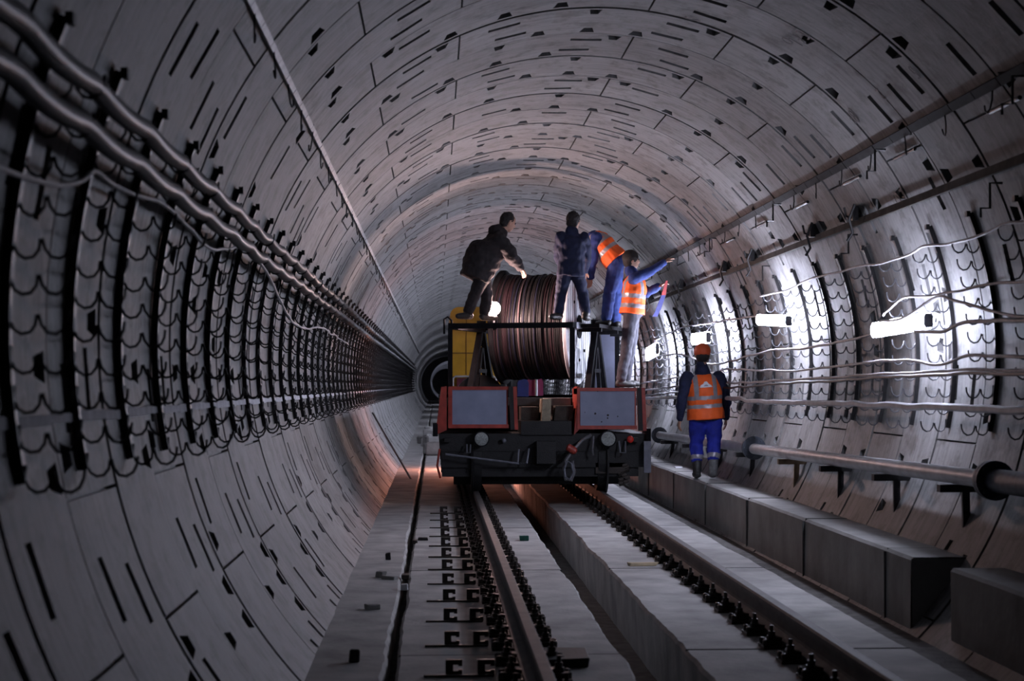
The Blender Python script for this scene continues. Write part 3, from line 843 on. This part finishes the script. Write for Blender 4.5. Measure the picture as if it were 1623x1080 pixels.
# ------------------------------------------------------------------ load on the wagon
def rbox(px0, py0, px1, py1, Y, dep, r, m, name, parent=None, bev=True):
    A, B = W(px0, py1, Y), W(px1, py0, Y)
    poly = []
    for cx_, cz_, a0 in ((B.x-r, B.z-r, 0), (A.x+r, B.z-r, 90)):
        for k in range(7):
            a = rad(a0 + 15*k); poly.append((cx_ + r*cos(a), Y, cz_ + r*sin(a)))
    poly += [(A.x, Y, A.z), (B.x, Y, A.z)]
    return MB().prism(poly, (0, dep, 0)).build(name, m, parent, True)
gy = 26.2; p = W(755, 611, gy); p.z = ZD
gen = thing('generator', tuple(p), 'yellow boxy machine with rounded top behind the left end of the rack', 'machine')
A = W(713, 600, gy)
def gb(px0, py0, px1, py1, Y, dep, r, m, name):
    return rbox(px0, py0, px1, py1, Y, dep, r, m, name, gen)
zb = W(690, 628, gy)
gb(713, 487, 793, 626, gy, 2.2, .14, M_YEL, 'body')
q = MB()
for px in (739, 768): a_ = W(px, 505, gy-.006); b_ = W(px, 596, gy-.006); q.bar(a_, b_, .012, .012)
a_, b_ = W(716, 560, gy-.006), W(790, 560, gy-.006); q.bar(a_, b_, .012, .02)
q.build('panel_seams', mat('dark_yellow', (.22,.11,.01), .6), gen)
q = MB(); q.tube([W(718, 612, gy-.15), W(718, 600, gy-.15), W(722, 597, gy-.15), W(782, 597, gy-.15), W(786, 600, gy-.15), W(786, 612, gy-.15)], .016, 8)
q.build('hand_rail', M_PIPE, gen, True)
gb(724, 600, 790, 627, gy-.10, .1, .02, mat('maroon_panel', (.12,.015,.03), .5), 'base_panel')
q = MB().prism([(W(722,0,23.2).x + .34 + .33*cos(rad(a)), 23.2, ZD + .30*sin(rad(a))) for a in range(0, 181, 15)], (0, .5, 0))
tag(q.build('tarpaulin_heap', M_RUB, None, True, loc=(W(722,0,23.2).x+.34, 23.2, ZD)), 'dark rounded bundle lying on the deck under the left trestle', 'bundle')
mg = rbox(823, 596, 861, 632, 26.5, .5, .12, M_MAG, 'barrel'); tag(mg, 'magenta plastic container seen under the drum', 'container')
a_, b_ = W(850, 632, 26.4), W(850, 598, 26.4)
tag(MB().tube([a_, b_], .02, 8).build('white_post', M_WHITE, None, True, loc=a_), 'thin white upright post in front of the magenta container', 'post')
cab = rbox(938, 524, 975, 630, 27.2, .8, .03, mat('slate_paint', (.05,.055,.085), .5, 0, .2, 4, .1), 'equipment_cabinet')
tag(cab, 'dark slate cabinet on the deck behind the right trestle', 'cabinet')
bb = rbox(820, 600, 838, 632, 24.9, .3, .08, mat('blue_bag', (.01,.015,.10), .7, 0, .3, 12, .4), 'cloth_bag')
tag(bb, 'dark blue cloth bag on the deck left of the magenta container', 'bag')

# ------------------------------------------------------------------ work lights
def work_light(c, strength, col, label, r=.07, face=(0,-1,0), stand=None):
    c = Vector(c); t = thing('work_light', tuple(c), label, 'lamp')
    m = emission_mat('work_bulb', col, strength)
    MB().ball(c, r, 10).build('bulb', m, t, True)
    f = Vector(face).normalized()
    MB().lathe(c - f*(r+.05), f, [(0,.02),(.0,.05),(.03,r*.9),(.045,r*.9),(.02,.05)], 16).build('lamp_holder', M_FRAME, t, True)
    if stand: MB().tube([c - f*(r+.03), Vector(stand)], .012, 8).build('stand', M_FRAME, t, True)
    return t
WL = W(783, 489, 22.02)
work_light(WL, 650.0, (1, .66, .60), 'glaring white work lamp on the rack rail left of the drum', .085, (0,-1,.2), (WL.x, WL.y-.05, ZR-.03))
MB().bar((WL.x, WL.y-.33, ZR-.035), (WL.x, WL.y+.06, ZR-.035), .04, .02).build('board_bearer', M_FRAME, rack)
work_light((.55, 31.2, .42), 700.0, (1, .36, .24), 'warm lamp standing on the floor behind the wagon', .08, (0,-1,0), (.55, 31.35, .0))

# ------------------------------------------------------------------ people
M_SKIN = mat('skin', (.42, .24, .17), .55, 0, .1, 12, .1)
M_NAVY = mat('navy_workwear', (.010, .015, .05), .85, 0, .3, 14, .3)
M_BLUE = mat('blue_trousers', (.012, .022, .30), .8, 0, .25, 14, .3)
M_MIDB = mat('mid_blue_cotton', (.02, .04, .17), .85, 0, .3, 14, .3)
M_DARK = mat('dark_grey_coat', (.020, .016, .018), .9, 0, .3, 14, .3)
M_JEAN = mat('dark_slate_trousers', (.045, .045, .06), .85, 0, .3, 14, .3)
M_ORNG = mat('orange_vest', (.95, .13, .015), .65, 0, .1, 10, .2)
M_SILV = mat('silver_tape', (.33, .31, .34), .35, .2, .1, 20, .05)
M_CAPO = mat('orange_red_cap', (.70, .10, .03), .55, 0, .1, 10, .1)
M_HAIR = mat('dark_hair', (.015, .012, .012), .7, 0, .3, 30, .4)
M_BOOT = mat('black_boots', (.018, .017, .017), .5, 0, .3, 20, .3)
M_BOOTG = mat('dusty_boots', (.12, .12, .12), .7, 0, .3, 20, .3)
M_EYE = mat('eye_dark', (.03, .02, .02), .2, 0, .1, 5, 0)

def remeshed(mb, name, mats, vox, smooth=4, wrinkle=0., wscale=9., classify=None, origin=None, parent=None):
    me = mb.mesh(name + '_src', mats)
    o = bpy.data.objects.new('tmp', me); COL.objects.link(o)
    r = o.modifiers.new('r', 'REMESH'); r.mode = 'VOXEL'; r.voxel_size = vox; r.use_smooth_shade = True
    s = o.modifiers.new('s', 'SMOOTH'); s.iterations = smooth; s.factor = .5
    dg = bpy.context.evaluated_depsgraph_get(); dg.update()
    ev = o.evaluated_get(dg); nm = bpy.data.meshes.new_from_object(ev)
    bpy.data.objects.remove(o)
    nm.name = name
    if len(nm.materials) == 0:
        for m in (mats if isinstance(mats, (list, tuple)) else [mats]): nm.materials.append(m)
    if wrinkle:
        ns = [v.normal.copy() for v in nm.vertices]
        for v, n_ in zip(nm.vertices, ns):
            c = v.co
            q = noise.noise(Vector((c.x*wscale, c.y*wscale, c.z*wscale*1.8))) + .5*noise.noise(c*wscale*2.7)
            v.co = c + n_*(wrinkle*q)
    if classify:
        idx = [classify(p.center) for p in nm.polygons]
        nm.polygons.foreach_set('material_index', idx)
    nm.polygons.foreach_set('use_smooth', [True]*len(nm.polygons))
    if origin is not None: nm.transform(Matrix.Translation(-Vector(origin)))
    ob = bpy.data.objects.new(name, nm); COL.objects.link(ob)
    if parent is not None: ob.parent = parent
    return ob
def limb(mb, pts, rs, n=12):
    """tapered chain with balls at the joints"""
    P = [Vector(p) for p in pts]
    for i in range(len(P)-1):
        a, b = P[i], P[i+1]
        if (b-a).length < 1e-4: continue
        mb.lathe(a, b-a, [(0, rs[i]), ((b-a).length*.5, (rs[i]+rs[i+1])*.5*1.02), ((b-a).length, rs[i+1])], n)
    for p, r in zip(P, rs): mb.ball(p, r, 7)
def loft(mb, rings, n=20):
    vs = []
    for c, u, f, a, b in rings:
        for k in range(n):
            t = 2*pi*k/n
            vs.append(Vector(c) + u*(a*cos(t)) + f*(b*sin(t)))
    N = len(rings); fs = [(i*n+k, i*n+(k+1)%n, (i+1)*n+(k+1)%n, (i+1)*n+k) for i in range(N-1) for k in range(n)]
    fs += [tuple(range(n))[::-1], tuple((N-1)*n+k for k in range(n))]
    mb.add(vs, fs)

def hand(mb, w_, d, palm_n, curl=.5, s=1.0):
    d = d.normalized(); pn = (palm_n - d*palm_n.dot(d)).normalized(); sd = d.cross(pn)
    vs = []
    loft(mb, [(w_, sd, pn, .028*s, .02*s), (w_ + d*.03*s, sd, pn, .036*s, .017*s), (w_ + d*.085*s, sd, pn, .042*s, .015*s), (w_ + d*.098*s, sd, pn, .036*s, .010*s)], 12)
    for i, (o, L) in enumerate(((-.032, .060), (-.011, .072), (.011, .068), (.031, .052))):
        p = w_ + d*.09*s + sd*(o*s); dd = d; pts = [p]
        for seg in (.42, .32, .26):
            a = curl*(.7 + .12*i); dd = (dd*cos(a) + pn*sin(a)).normalized(); pn2 = pn
            p = p + dd*(L*seg*s); pts.append(p)
        limb(mb, pts, [.0088*s, .0084*s, .0078*s, .0068*s], 8)
    p = w_ + d*.03*s - sd*(.03*s); q = p + (d*.6 - sd*.7 + pn*.3).normalized()*.035*s; r_ = q + (d*.9 - sd*.2 + pn*.4).normalized()*.032*s
    limb(mb, [p, q, r_], [.0125*s, .011*s, .009*s], 8)

def person(label, J, look, facing, opt):
    """J: joints in world space.  'a'/'b' are the figure's left/right limbs."""
    look = Vector(look).normalized(); facing = Vector(facing).normalized()
    pel = (J['hpa'] + J['hpb'])/2; sh = (J['sha'] + J['shb'])/2
    feet = (J['ana'] + J['anb'])/2; base = Vector((feet.x, feet.y, min(J['ana'].z, J['anb'].z) - .09))
    t = thing('person', tuple(base), label, 'person')
    def ring(tt, a, b, off=0.):
        c = pel.lerp(sh, tt); ax = (sh - pel).normalized()
        u = (J['hpb']-J['hpa']).normalized().lerp((J['shb']-J['sha']).normalized(), max(0, min(1, tt)))
        u = (u - ax*u.dot(ax)).normalized(); f = ax.cross(u)
        if f.dot(facing) < 0: f = -f
        return (c + f*off, u, f, a, b)
    sw = max(.14, (J['shb']-J['sha']).length/2)
    # ---- body
    mb = MB()
    H = J['head']; up = (H - J['neck']).normalized(); up = (up*.6 + Vector((0,0,.4))).normalized() if not opt.get('headup') else Vector(opt['headup']).normalized()
    lk = (look - up*look.dot(up)).normalized(); sdv = lk.cross(up)
    M3 = Matrix((sdv, lk, up)).transposed()
    mb.ball(H + up*.01, 1, 10, (.078, .096, .115), M3)
    mb.ball(H + lk*.035 - up*.06, 1, 8, (.052, .055, .055), M3)
    mb.ball(H + lk*.10 - up*.015, 1, 6, (.012, .018, .022), M3)                # nose
    mb.ball(H + lk*.085 - up*.055, 1, 6, (.026, .014, .010), M3)               # lips
    for s in (-1, 1): mb.ball(H + sdv*(s*.08) - up*.005, 1, 6, (.010, .02, .032), M3)
    limb(mb, [J['neck'] - up*.03, H - up*.05 - lk*.01], [.058, .052])
    loft(mb, [ring(-.14, .09, .08), ring(0, .15, .10), ring(.3, .125, .085), ring(.6, .14, .10), ring(.85, sw*.85, .10), ring(1.0, sw*.7, .07), ring(1.08, .06, .05)])
    limb(mb, [J['sha'], J['ela'], J['wra']], [.05, .040, .028]); limb(mb, [J['shb'], J['elb'], J['wrb']], [.05, .040, .028])
    for k in 'ab':
        d = opt.get('hd'+k); d = Vector(d) if d else (J['wr'+k] - J['el'+k])
        pn = Vector(opt.get('pn'+k, (-.2, .3, -1)))
        hand(mb, J['wr'+k], d, pn, opt.get('curl', .45))
        limb(mb, [J['hp'+k], J['kn'+k], J['an'+k]], [.082, .055, .040])
        td = Vector(opt.get('toe'+k, opt.get('toe', facing))).normalized()
        limb(mb, [J['an'+k] - Vector((0,0,.045)), J['an'+k] - Vector((0,0,.06)) + td*.15], [.036, .028])
    remeshed(mb, 'body', M_SKIN, .0085, 3, origin=base, parent=t)
    for s in (-1, 1):
        MB().ball(H + lk*.088 + sdv*(s*.032) + up*.018, .011, 5).build('eye', M_EYE, t, True)
    # ---- head wear
    mb = MB()
    if opt.get('cap') == 'helmet':
        mb.ball(H + up*.045 - lk*.005, 1, 10, (.102, .118, .098), M3)
        loft(mb, [(H + up*.02 + lk*.03, sdv, lk, .098, .135), (H + up*.03 + lk*.03, sdv, lk, .098, .135)])
        remeshed(mb, 'cap', M_CAPO, .008, 2, origin=base, parent=t)
        mb = MB(); mb.ball(H - lk*.015 - up*.01, 1, 8, (.084, .095, .095), M3); remeshed(mb, 'hair', M_HAIR, .009, 2, .004, 40, origin=base, parent=t)
    elif opt.get('cap') == 'beanie':
        mb.ball(H + up*.035 - lk*.02, 1, 10, (.10, .112, .108), M3); mb.ball(H - lk*.04 - up*.02, 1, 8, (.084, .075, .085), M3); remeshed(mb, 'cap', M_HAIR, .009, 2, .003, 30, origin=base, parent=t)
    else:
        mb.ball(H + up*.03 - lk*.022, 1, 10, (.088, .100, .108), M3); mb.ball(H - lk*.04 - up*.02, 1, 8, (.078, .07, .08), M3)
        remeshed(mb, 'hair', M_HAIR, .008, 1, .008, 38, origin=base, parent=t)
    # ---- trousers
    g = opt.get('leg', 1.0); mb = MB()
    loft(mb, [ring(-.16, .11, .10), ring(-.02, .175*g, .135), ring(.15, .165*g, .125), ring(.26, .15, .11)])
    for k in 'ab':
        a, kn, an = J['hp'+k], J['kn'+k], J['an'+k]
        cuff = kn.lerp(an, opt.get('cuff', .93))
        limb(mb, [a, a.lerp(kn, .5), kn, kn.lerp(cuff, .5), cuff], [.108*g, .098*g, .078*g, .078*g, .074*g])
    tr_m = opt['trousers']; cls = None; mats = [tr_m]
    if opt.get('legtape'):
        mats = [tr_m, M_SILV]
        def cls(c, lo=.46, hi=.62):
            best = None
            for k in 'ab':
                kn, an = J['kn'+k], J['an'+k]; ax = an - kn; tt = (c-kn).dot(ax)/ax.length_squared
                dist = (c - kn - ax*tt).length
                if lo < tt < hi and dist < .12: return 1
            return 0
    remeshed(mb, 'trousers', mats, .010, 3, .012, 8, cls, base, t)
    # ---- boots
    for k in 'ab':
        mb = MB(); an = J['an'+k]; td = Vector(opt.get('toe'+k, opt.get('toe', facing))).normalized()
        dn = Vector(opt.get('down'+k, (0,0,-1)))
        limb(mb, [an + (J['kn'+k]-an).normalized()*opt.get('boot', .09), an], [.062, .056])
        mb.ball(an - td*.03 + dn*.045, .048, 7); limb(mb, [an + dn*.045, an + td*.10 + dn*.052, an + td*.17 + dn*.056], [.05, .044, .036])
        remeshed(mb, 'boot', M_BOOTG if opt.get('grey'+k) else M_BOOT, .010, 2, .003, 20, None, base, t)
    # ---- jacket
    jl = opt.get('hem', -.12); f = opt.get('bulk', 1.0); mb = MB()
    loft(mb, [ring(jl, .185*f, .145*f, opt.get('hemoff', 0)), ring(jl + .05, .19*f, .15*f, opt.get('hemoff', 0)), ring(.3, .175*f, .135*f*opt.get('mid',1), opt.get('hemoff', 0)), ring(.6, .18*f, .14*f*opt.get('mid',1), opt.get('hemoff', 0)*.8), ring(.85, (sw+.025)*f*.98, .13*f), ring(1.02, sw*.82*f, .09*f), ring(1.1, .085, .07)])
    for k in 'ab':
        limb(mb, [J['sh'+k], J['sh'+k].lerp(J['el'+k], .5), J['el'+k], J['el'+k].lerp(J['wr'+k], .93)], [.078*f, .072*f, .064*f, .05])
    limb(mb, [sh, J['neck'] + (J['neck']-sh).normalized()*.01], [.095, .075])
    if opt.get('hood'): mb.ball(J['neck'] - lk*.07 - up*.01, .10, 8)
    remeshed(mb, 'jacket', opt['jacket'], .010, 3, .016*f, 7, None, base, t)
    # ---- vest
    if opt.get('vest'):
        mb = MB(); e = .024; vl = opt.get('vhem', -.1)
        loft(mb, [ring(vl, .20*f+e, .155*f+e), ring(vl+.04, .20*f+e, .155*f+e), ring(.3, .18*f+e, .14*f+e), ring(.6, .18*f+e, .145*f+e), ring(.85, sw*.9+e, .135*f+e), ring(1.02, sw*.78+.01, .10*f+.012), ring(1.09, .10, .085)])
        ax = (sh - pel); r0 = ring(.5, 1, 1)
        B1 = opt.get('bands', ((.2, .31), (.48, .59)))
        def cv(c):
            tt = (c-pel).dot(ax)/ax.length_squared; l = (c-pel).dot(r0[1])
            for lo, hi in B1:
                if lo < tt < hi: return 1
            if tt > B1[-1][1] - .02 and .085 < abs(l) < .14: return 1
            return 0
        vo = remeshed(mb, 'vest', [M_ORNG, M_SILV], .008, 3, .008, 7, cv, base, t)
        vo['label'] = 'orange safety vest with silver bands'
        if opt.get('emblem'):
            c, u_, f_, a_, b_ = ring(.80, 1, 1); n_ = -f_; c = c + n_*(.135*f + e + .022); uu = ax.normalized()
            q = MB(); poly = [(-.075,-.025),(.075,-.025),(.06,.0),(.035,.012),(.012,.045),(-.012,.045),(-.035,.015),(-.06,.005)]
            q.prism([c + u_*x + uu*y for x, y in poly], f_*.03)
            q.cm = 1; q.prism([c + n_*.001 + u_*x + uu*y for x, y in ((-.03,-.012),(.03,-.012),(.012,.008),(-.012,.008))], f_*.006)
            q.build('emblem', [mat('white_print', (.7,.7,.75), .6), mat('grey_print', (.3,.3,.36), .6)], t)
    return t

def joints(Y, d):
    out = {}
    for k, v_ in d.items():
        px, py = v_[0], v_[1]; dy = v_[2] if len(v_) > 2 else 0.
        out[k] = W(px, py, Y + dy)
    return out
# walking worker on the bench, seen from behind
J = joints(20.25, dict(head=(1113,563,.02), neck=(1113,582), sha=(1089,599,.0), shb=(1140,599,.0), ela=(1080,634,-.05), elb=(1150,634,.05), wra=(1078,664,.02), wrb=(1150,662,.08),
    hpa=(1107,659), hpb=(1130,659), kna=(1104,702,.10), knb=(1132,700,-.02), ana=(1105,746,.02), anb=(1130,745,-.16)))
person('person walking away on the concrete bench in orange cap, orange vest and bright blue trousers', J, (0,1,-.1), (0,1,0),
       dict(jacket=M_NAVY, trousers=M_BLUE, vest=True, cap='helmet', leg=1.05, legtape=True, cuff=.55, boot=.24, greyb=True, hem=-.14, vhem=-.10, bands=((.20,.30),(.42,.52)), emblem=True, toe=(0,1,0), hda=(-.15,.1,-1), hdb=(.1,.2,-1), pna=(1,.2,0), pnb=(-1,.2,0), bulk=1.04))
# worker reaching to the wall
J = joints(22.3, dict(head=(1001,413), neck=(999,429), sha=(1010,440,.16), shb=(1004,442,-.16), ela=(1025,465,.12), elb=(1031,431,-.12), wra=(1043,455,.05), wrb=(1053,416,-.05),
    hpa=(1003,497,.1), hpb=(1001,497,-.1), kna=(999,554,.12), knb=(993,555,-.1), ana=(991,602,.10), anb=(984,603,-.12)))
person('person in dark cap and orange vest reaching an arm up towards the right wall', J, (1,.05,.1), (1,.35,0),
       dict(jacket=M_MIDB, trousers=M_JEAN, vest=True, cap='beanie', vhem=-.02, hem=-.05, leg=.95, bulk=.95, bands=((.14,.26),(.42,.54)), toe=(1,.2,0), pnb=(-.3,0,-1)))
# worker with back to the camera in navy overalls
J = joints(21.62, dict(head=(909,352,.06), neck=(906,366,.02), sha=(889,376,.0), shb=(926,377,.0), ela=(886,408,.16), elb=(931,408,.16), wra=(892,428,.34), wrb=(927,430,.34),
    hpa=(896,428), hpb=(914,428), kna=(889,465,.10), knb=(923,463,.12), ana=(885,496,.0), anb=(928,497,.02)))
person('person in navy overalls standing on the rack with back turned, in front of the drum', J, (.5,.9,-.2), (0,1,0),
       dict(jacket=M_NAVY, trousers=M_NAVY, hem=-.2, leg=.92, bulk=.97, toea=(-.5,-.7,0), toeb=(.3,.9,0)))
# worker bent over on the right side of the drum
J = joints(22.75, dict(head=(927,392,.3), neck=(934,380,.2), sha=(938,376,.22), shb=(946,376,-.06), ela=(937,408,.25), elb=(940,412,-.05), wra=(935,438,.25), wrb=(936,440,-.05),
    hpa=(976,414,.1), hpb=(978,414,-.1), kna=(975,466,.12), knb=(966,466,-.1), ana=(976,508,.12), anb=(961,506,-.12)))
person('person in orange vest and blue trousers bent over at the right side of the drum', J, (-.6,.2,-.7), (-.8,.3,-.5),
       dict(jacket=M_MIDB, trousers=M_MIDB, vest=True, vhem=-.0, hem=-.05, bands=((.34,.46),(.64,.76)), toe=(-.6,.7,0), headup=(-.8,.2,-.3), leg=1.05))
# worker in dark coat leaning to the drum from the left
J = joints(21.85, dict(head=(805,353,.08), neck=(794,369,.05), sha=(783,378,.18), shb=(792,380,-.12), ela=(806,404,.14), elb=(811,405,-.12), wra=(823,425,.22), wrb=(826,425,.02),
    hpa=(762,432,.1), hpb=(768,433,-.10), kna=(772,470,.08), knb=(752,468,-.06), ana=(768,497,.04), anb=(742,495,.0)))
person('person in dark hooded coat leaning over the left edge of the drum', J, (.9,.3,-.3), (.9,.35,-.3),
       dict(jacket=M_DARK, trousers=M_DARK, hood=True, hem=-.26, hemoff=-.07, bulk=1.3, mid=1.35, toea=(.8,.5,0), toeb=(-.6,-.5,0), leg=.98, curl=.6))
# strip standing in for the motion blur of the reaching worker's arm
pts = [W(1057,445,22.2), W(1052,468,22.22), W(1043,492,22.2), W(1038,502,22.2)]
q = MB()
for i in range(3):
    a, b = pts[i], pts[i+1]; q.cm = 0 if i < 1 else 1
    w0, w1 = (.012, .028)[i > 0], (.028, .034)[i > 0]
    q.prism([a + Vector((-w0,0,0)), a + Vector((w0,0,0)), b + Vector((w1,0,0)), b + Vector((-w1,0,0))], (0, .025, 0))
tag(q.build('arm_blur_strip', [mat('blur_red', (.45,.08,.08), .8), mat('blur_blue', (.12,.13,.35), .8)], None, False, loc=pts[0]), 'red and blue strip for the motion blur of the moving arm near the wall', 'blur')

# ------------------------------------------------------------------ small things on the ground
def lump(name, px, py, sx, sy, sz, m, label, cat, Y=None, z=0., seed=1, rot=0):
    dd = CR @ Vector(((px - 811.5)/FPX, (540 - py)/FPX, -1)); t = (z - CAMZ)/dd.z
    p = Vector((dd.x*t, dd.y*t, z))
    rg = random.Random(seed); q = MB()
    vs = [(sx/2*x*rg.uniform(.8,1.1), sy/2*y*rg.uniform(.8,1.1), (0 if zz < 0 else sz)*rg.uniform(.85,1.1)) for x in (-1,1) for y in (-1,1) for zz in (-1,1)]
    q.add(vs, [(0,1,3,2),(4,6,7,5),(0,4,5,1),(2,3,7,6),(0,2,6,4),(1,5,7,3)])
    me = q.mesh(name, m); bm = bmesh.new(); bm.from_mesh(me); bmesh.ops.bevel(bm, geom=bm.edges[:], offset=min(sx,sy,sz)*.12, segments=1, affect='EDGES'); bm.to_mesh(me); bm.free()
    o = bpy.data.objects.new(name, me); COL.objects.link(o); o.location = p; o.rotation_euler = (0,0,rot)
    return tag(o, label, cat)
lump('dark_block', 562, 1050, .06, .06, .075, M_IRON, 'small black block standing on the left floor edge, nearest the camera', 'block', seed=2)
lump('dark_block', 615, 888, .05, .05, .065, M_IRON, 'small black block standing upright beside the foot of the left wall', 'block', seed=3)
lump('rubble_piece', 604, 916, .05, .10, .05, M_BENCH, 'broken grey rubble piece by the left wall foot', 'rubble', seed=4, rot=.6)
lump('rubble_piece', 618, 919, .12, .07, .03, M_BENCH, 'flat rubble flake right beside the broken piece at the left wall foot', 'rubble', seed=5, rot=-.5)
lump('rubble_piece', 590, 966, .10, .07, .035, M_BENCH, 'lone pale flake on the left shoulder, between the near black block and the rubble', 'rubble', seed=6, rot=.3)
lump('channel_debris', 641, 936, .06, .09, .05, M_PIPE, 'pale chunk lying across the narrow floor channel', 'debris', z=-.01, seed=7)
lump('channel_debris', 643, 918, .07, .12, .04, M_FAST, 'dark chunk lying across the narrow floor channel behind the pale one', 'debris', z=-.01, seed=8)
lump('channel_debris', 658, 862, .05, .14, .04, M_FAST, 'round dark lump on the floor channel beside the flat dark scrap', 'debris', z=-.01, seed=9)
lump('scrap_piece', 670, 857, .10, .08, .03, M_IRON, 'flat dark scrap just right of the floor channel', 'scrap', seed=10)
lump('crumpled_wrapper', 831, 857, .10, .12, .05, mat('green_foil', (.01,.10,.07), .35, .1, .3, 30, .5), 'crumpled dark green wrapper on the slab between the rails', 'litter', seed=11)
lump('wood_offcut', 1018, 897, .26, .09, .028, M_PALE, 'pale wooden offcut lying beside the right rail fastenings', 'offcut', seed=12, rot=.15)
lump('paper_scrap', 1075, 742, .10, .2, .02, M_WHITE, 'small white scrap on the bench left of the walking worker', 'litter', z=.42, seed=13)
lump('dark_patch', 899, 1050, .24, .45, .05, M_BLK, 'dark flat patch on the slab right of the left rail near the camera', 'chock', seed=14)  # low dark box standing in for a dark area of the slab
a, b = W(572, 655, 33.0), W(660, 775, 27.5)
a = Vector((wallx(a.z, -1, .05), a.y, a.z))
tag(MB().tube([a, b], .017, 8).build('steel_rod', M_IRON, None, True, loc=b), 'long dark rod leaning against the curved left wall near the wagon', 'rod')
rg = random.Random(5)
for i in range(16):
    o = lump('rubble_piece', 690, 740, rg.uniform(.15,.5), rg.uniform(.2,.6), rg.uniform(.12,.35), M_SLAB, 'grey rubble lump in the far heap left of the wagon', 'rubble', seed=20+i, rot=rg.uniform(0,3))
    o.location = (rg.uniform(-.3,.15), 37.5 + i*.95, 0); o['group'] = 'far rubble heap'
# stencilled marks on the segments
def mark(txt, px, py, size, spin=0):
    d = CR @ Vector(((px - 811.5)/FPX, (540 - py)/FPX, -1)); org = Vector((0,0,CAMZ))
    ax, az = d.x, d.z; ox, oz = -CX, CAMZ-CZ
    A = ax*ax+az*az; B = 2*(ax*ox+az*oz); C_ = ox*ox+oz*oz-R*R
    t = (-B + sqrt(B*B-4*A*C_))/(2*A); p = org + d*t
    cu = bpy.data.curves.new('mark', 'FONT'); cu.body = txt; cu.size = size*1.3; cu.extrude = .001; cu.align_x = 'CENTER'; cu.align_y = 'CENTER'
    to = bpy.data.objects.new('tmp', cu); COL.objects.link(to)
    dg = bpy.context.evaluated_depsgraph_get(); dg.update(); me = bpy.data.meshes.new_from_object(to.evaluated_get(dg)); bpy.data.objects.remove(to)
    me.materials.clear(); me.materials.append(M_RUB)
    n_ = (Vector((CX,0,CZ)) - Vector((p.x,0,p.z))).normalized(); tang = Vector((n_.z, 0, -n_.x))
    up = Vector((0,1,0)); rt = up.cross(n_)
    M = Matrix((rt, up, n_)).transposed().to_4x4() @ Matrix.Rotation(rad(spin), 4, 'Z')
    o = bpy.data.objects.new('stencil_mark', me); COL.objects.link(o); o.matrix_world = Matrix.Translation(p + n_*.012) @ M
    o['kind'] = 'structure'; return o
for txt, px, py, sz in (('5', 1096, 28, .14), ('8F', 1352, 183, .13), ('E O', 1428, 312, .14), ('2', 1397, 147, .12), ('E F L', 1266, 58, .13), ('5', 1450, 112, .12), ('O', 1248, 62, .1)):
    o = mark(txt, px, py, sz, 90);
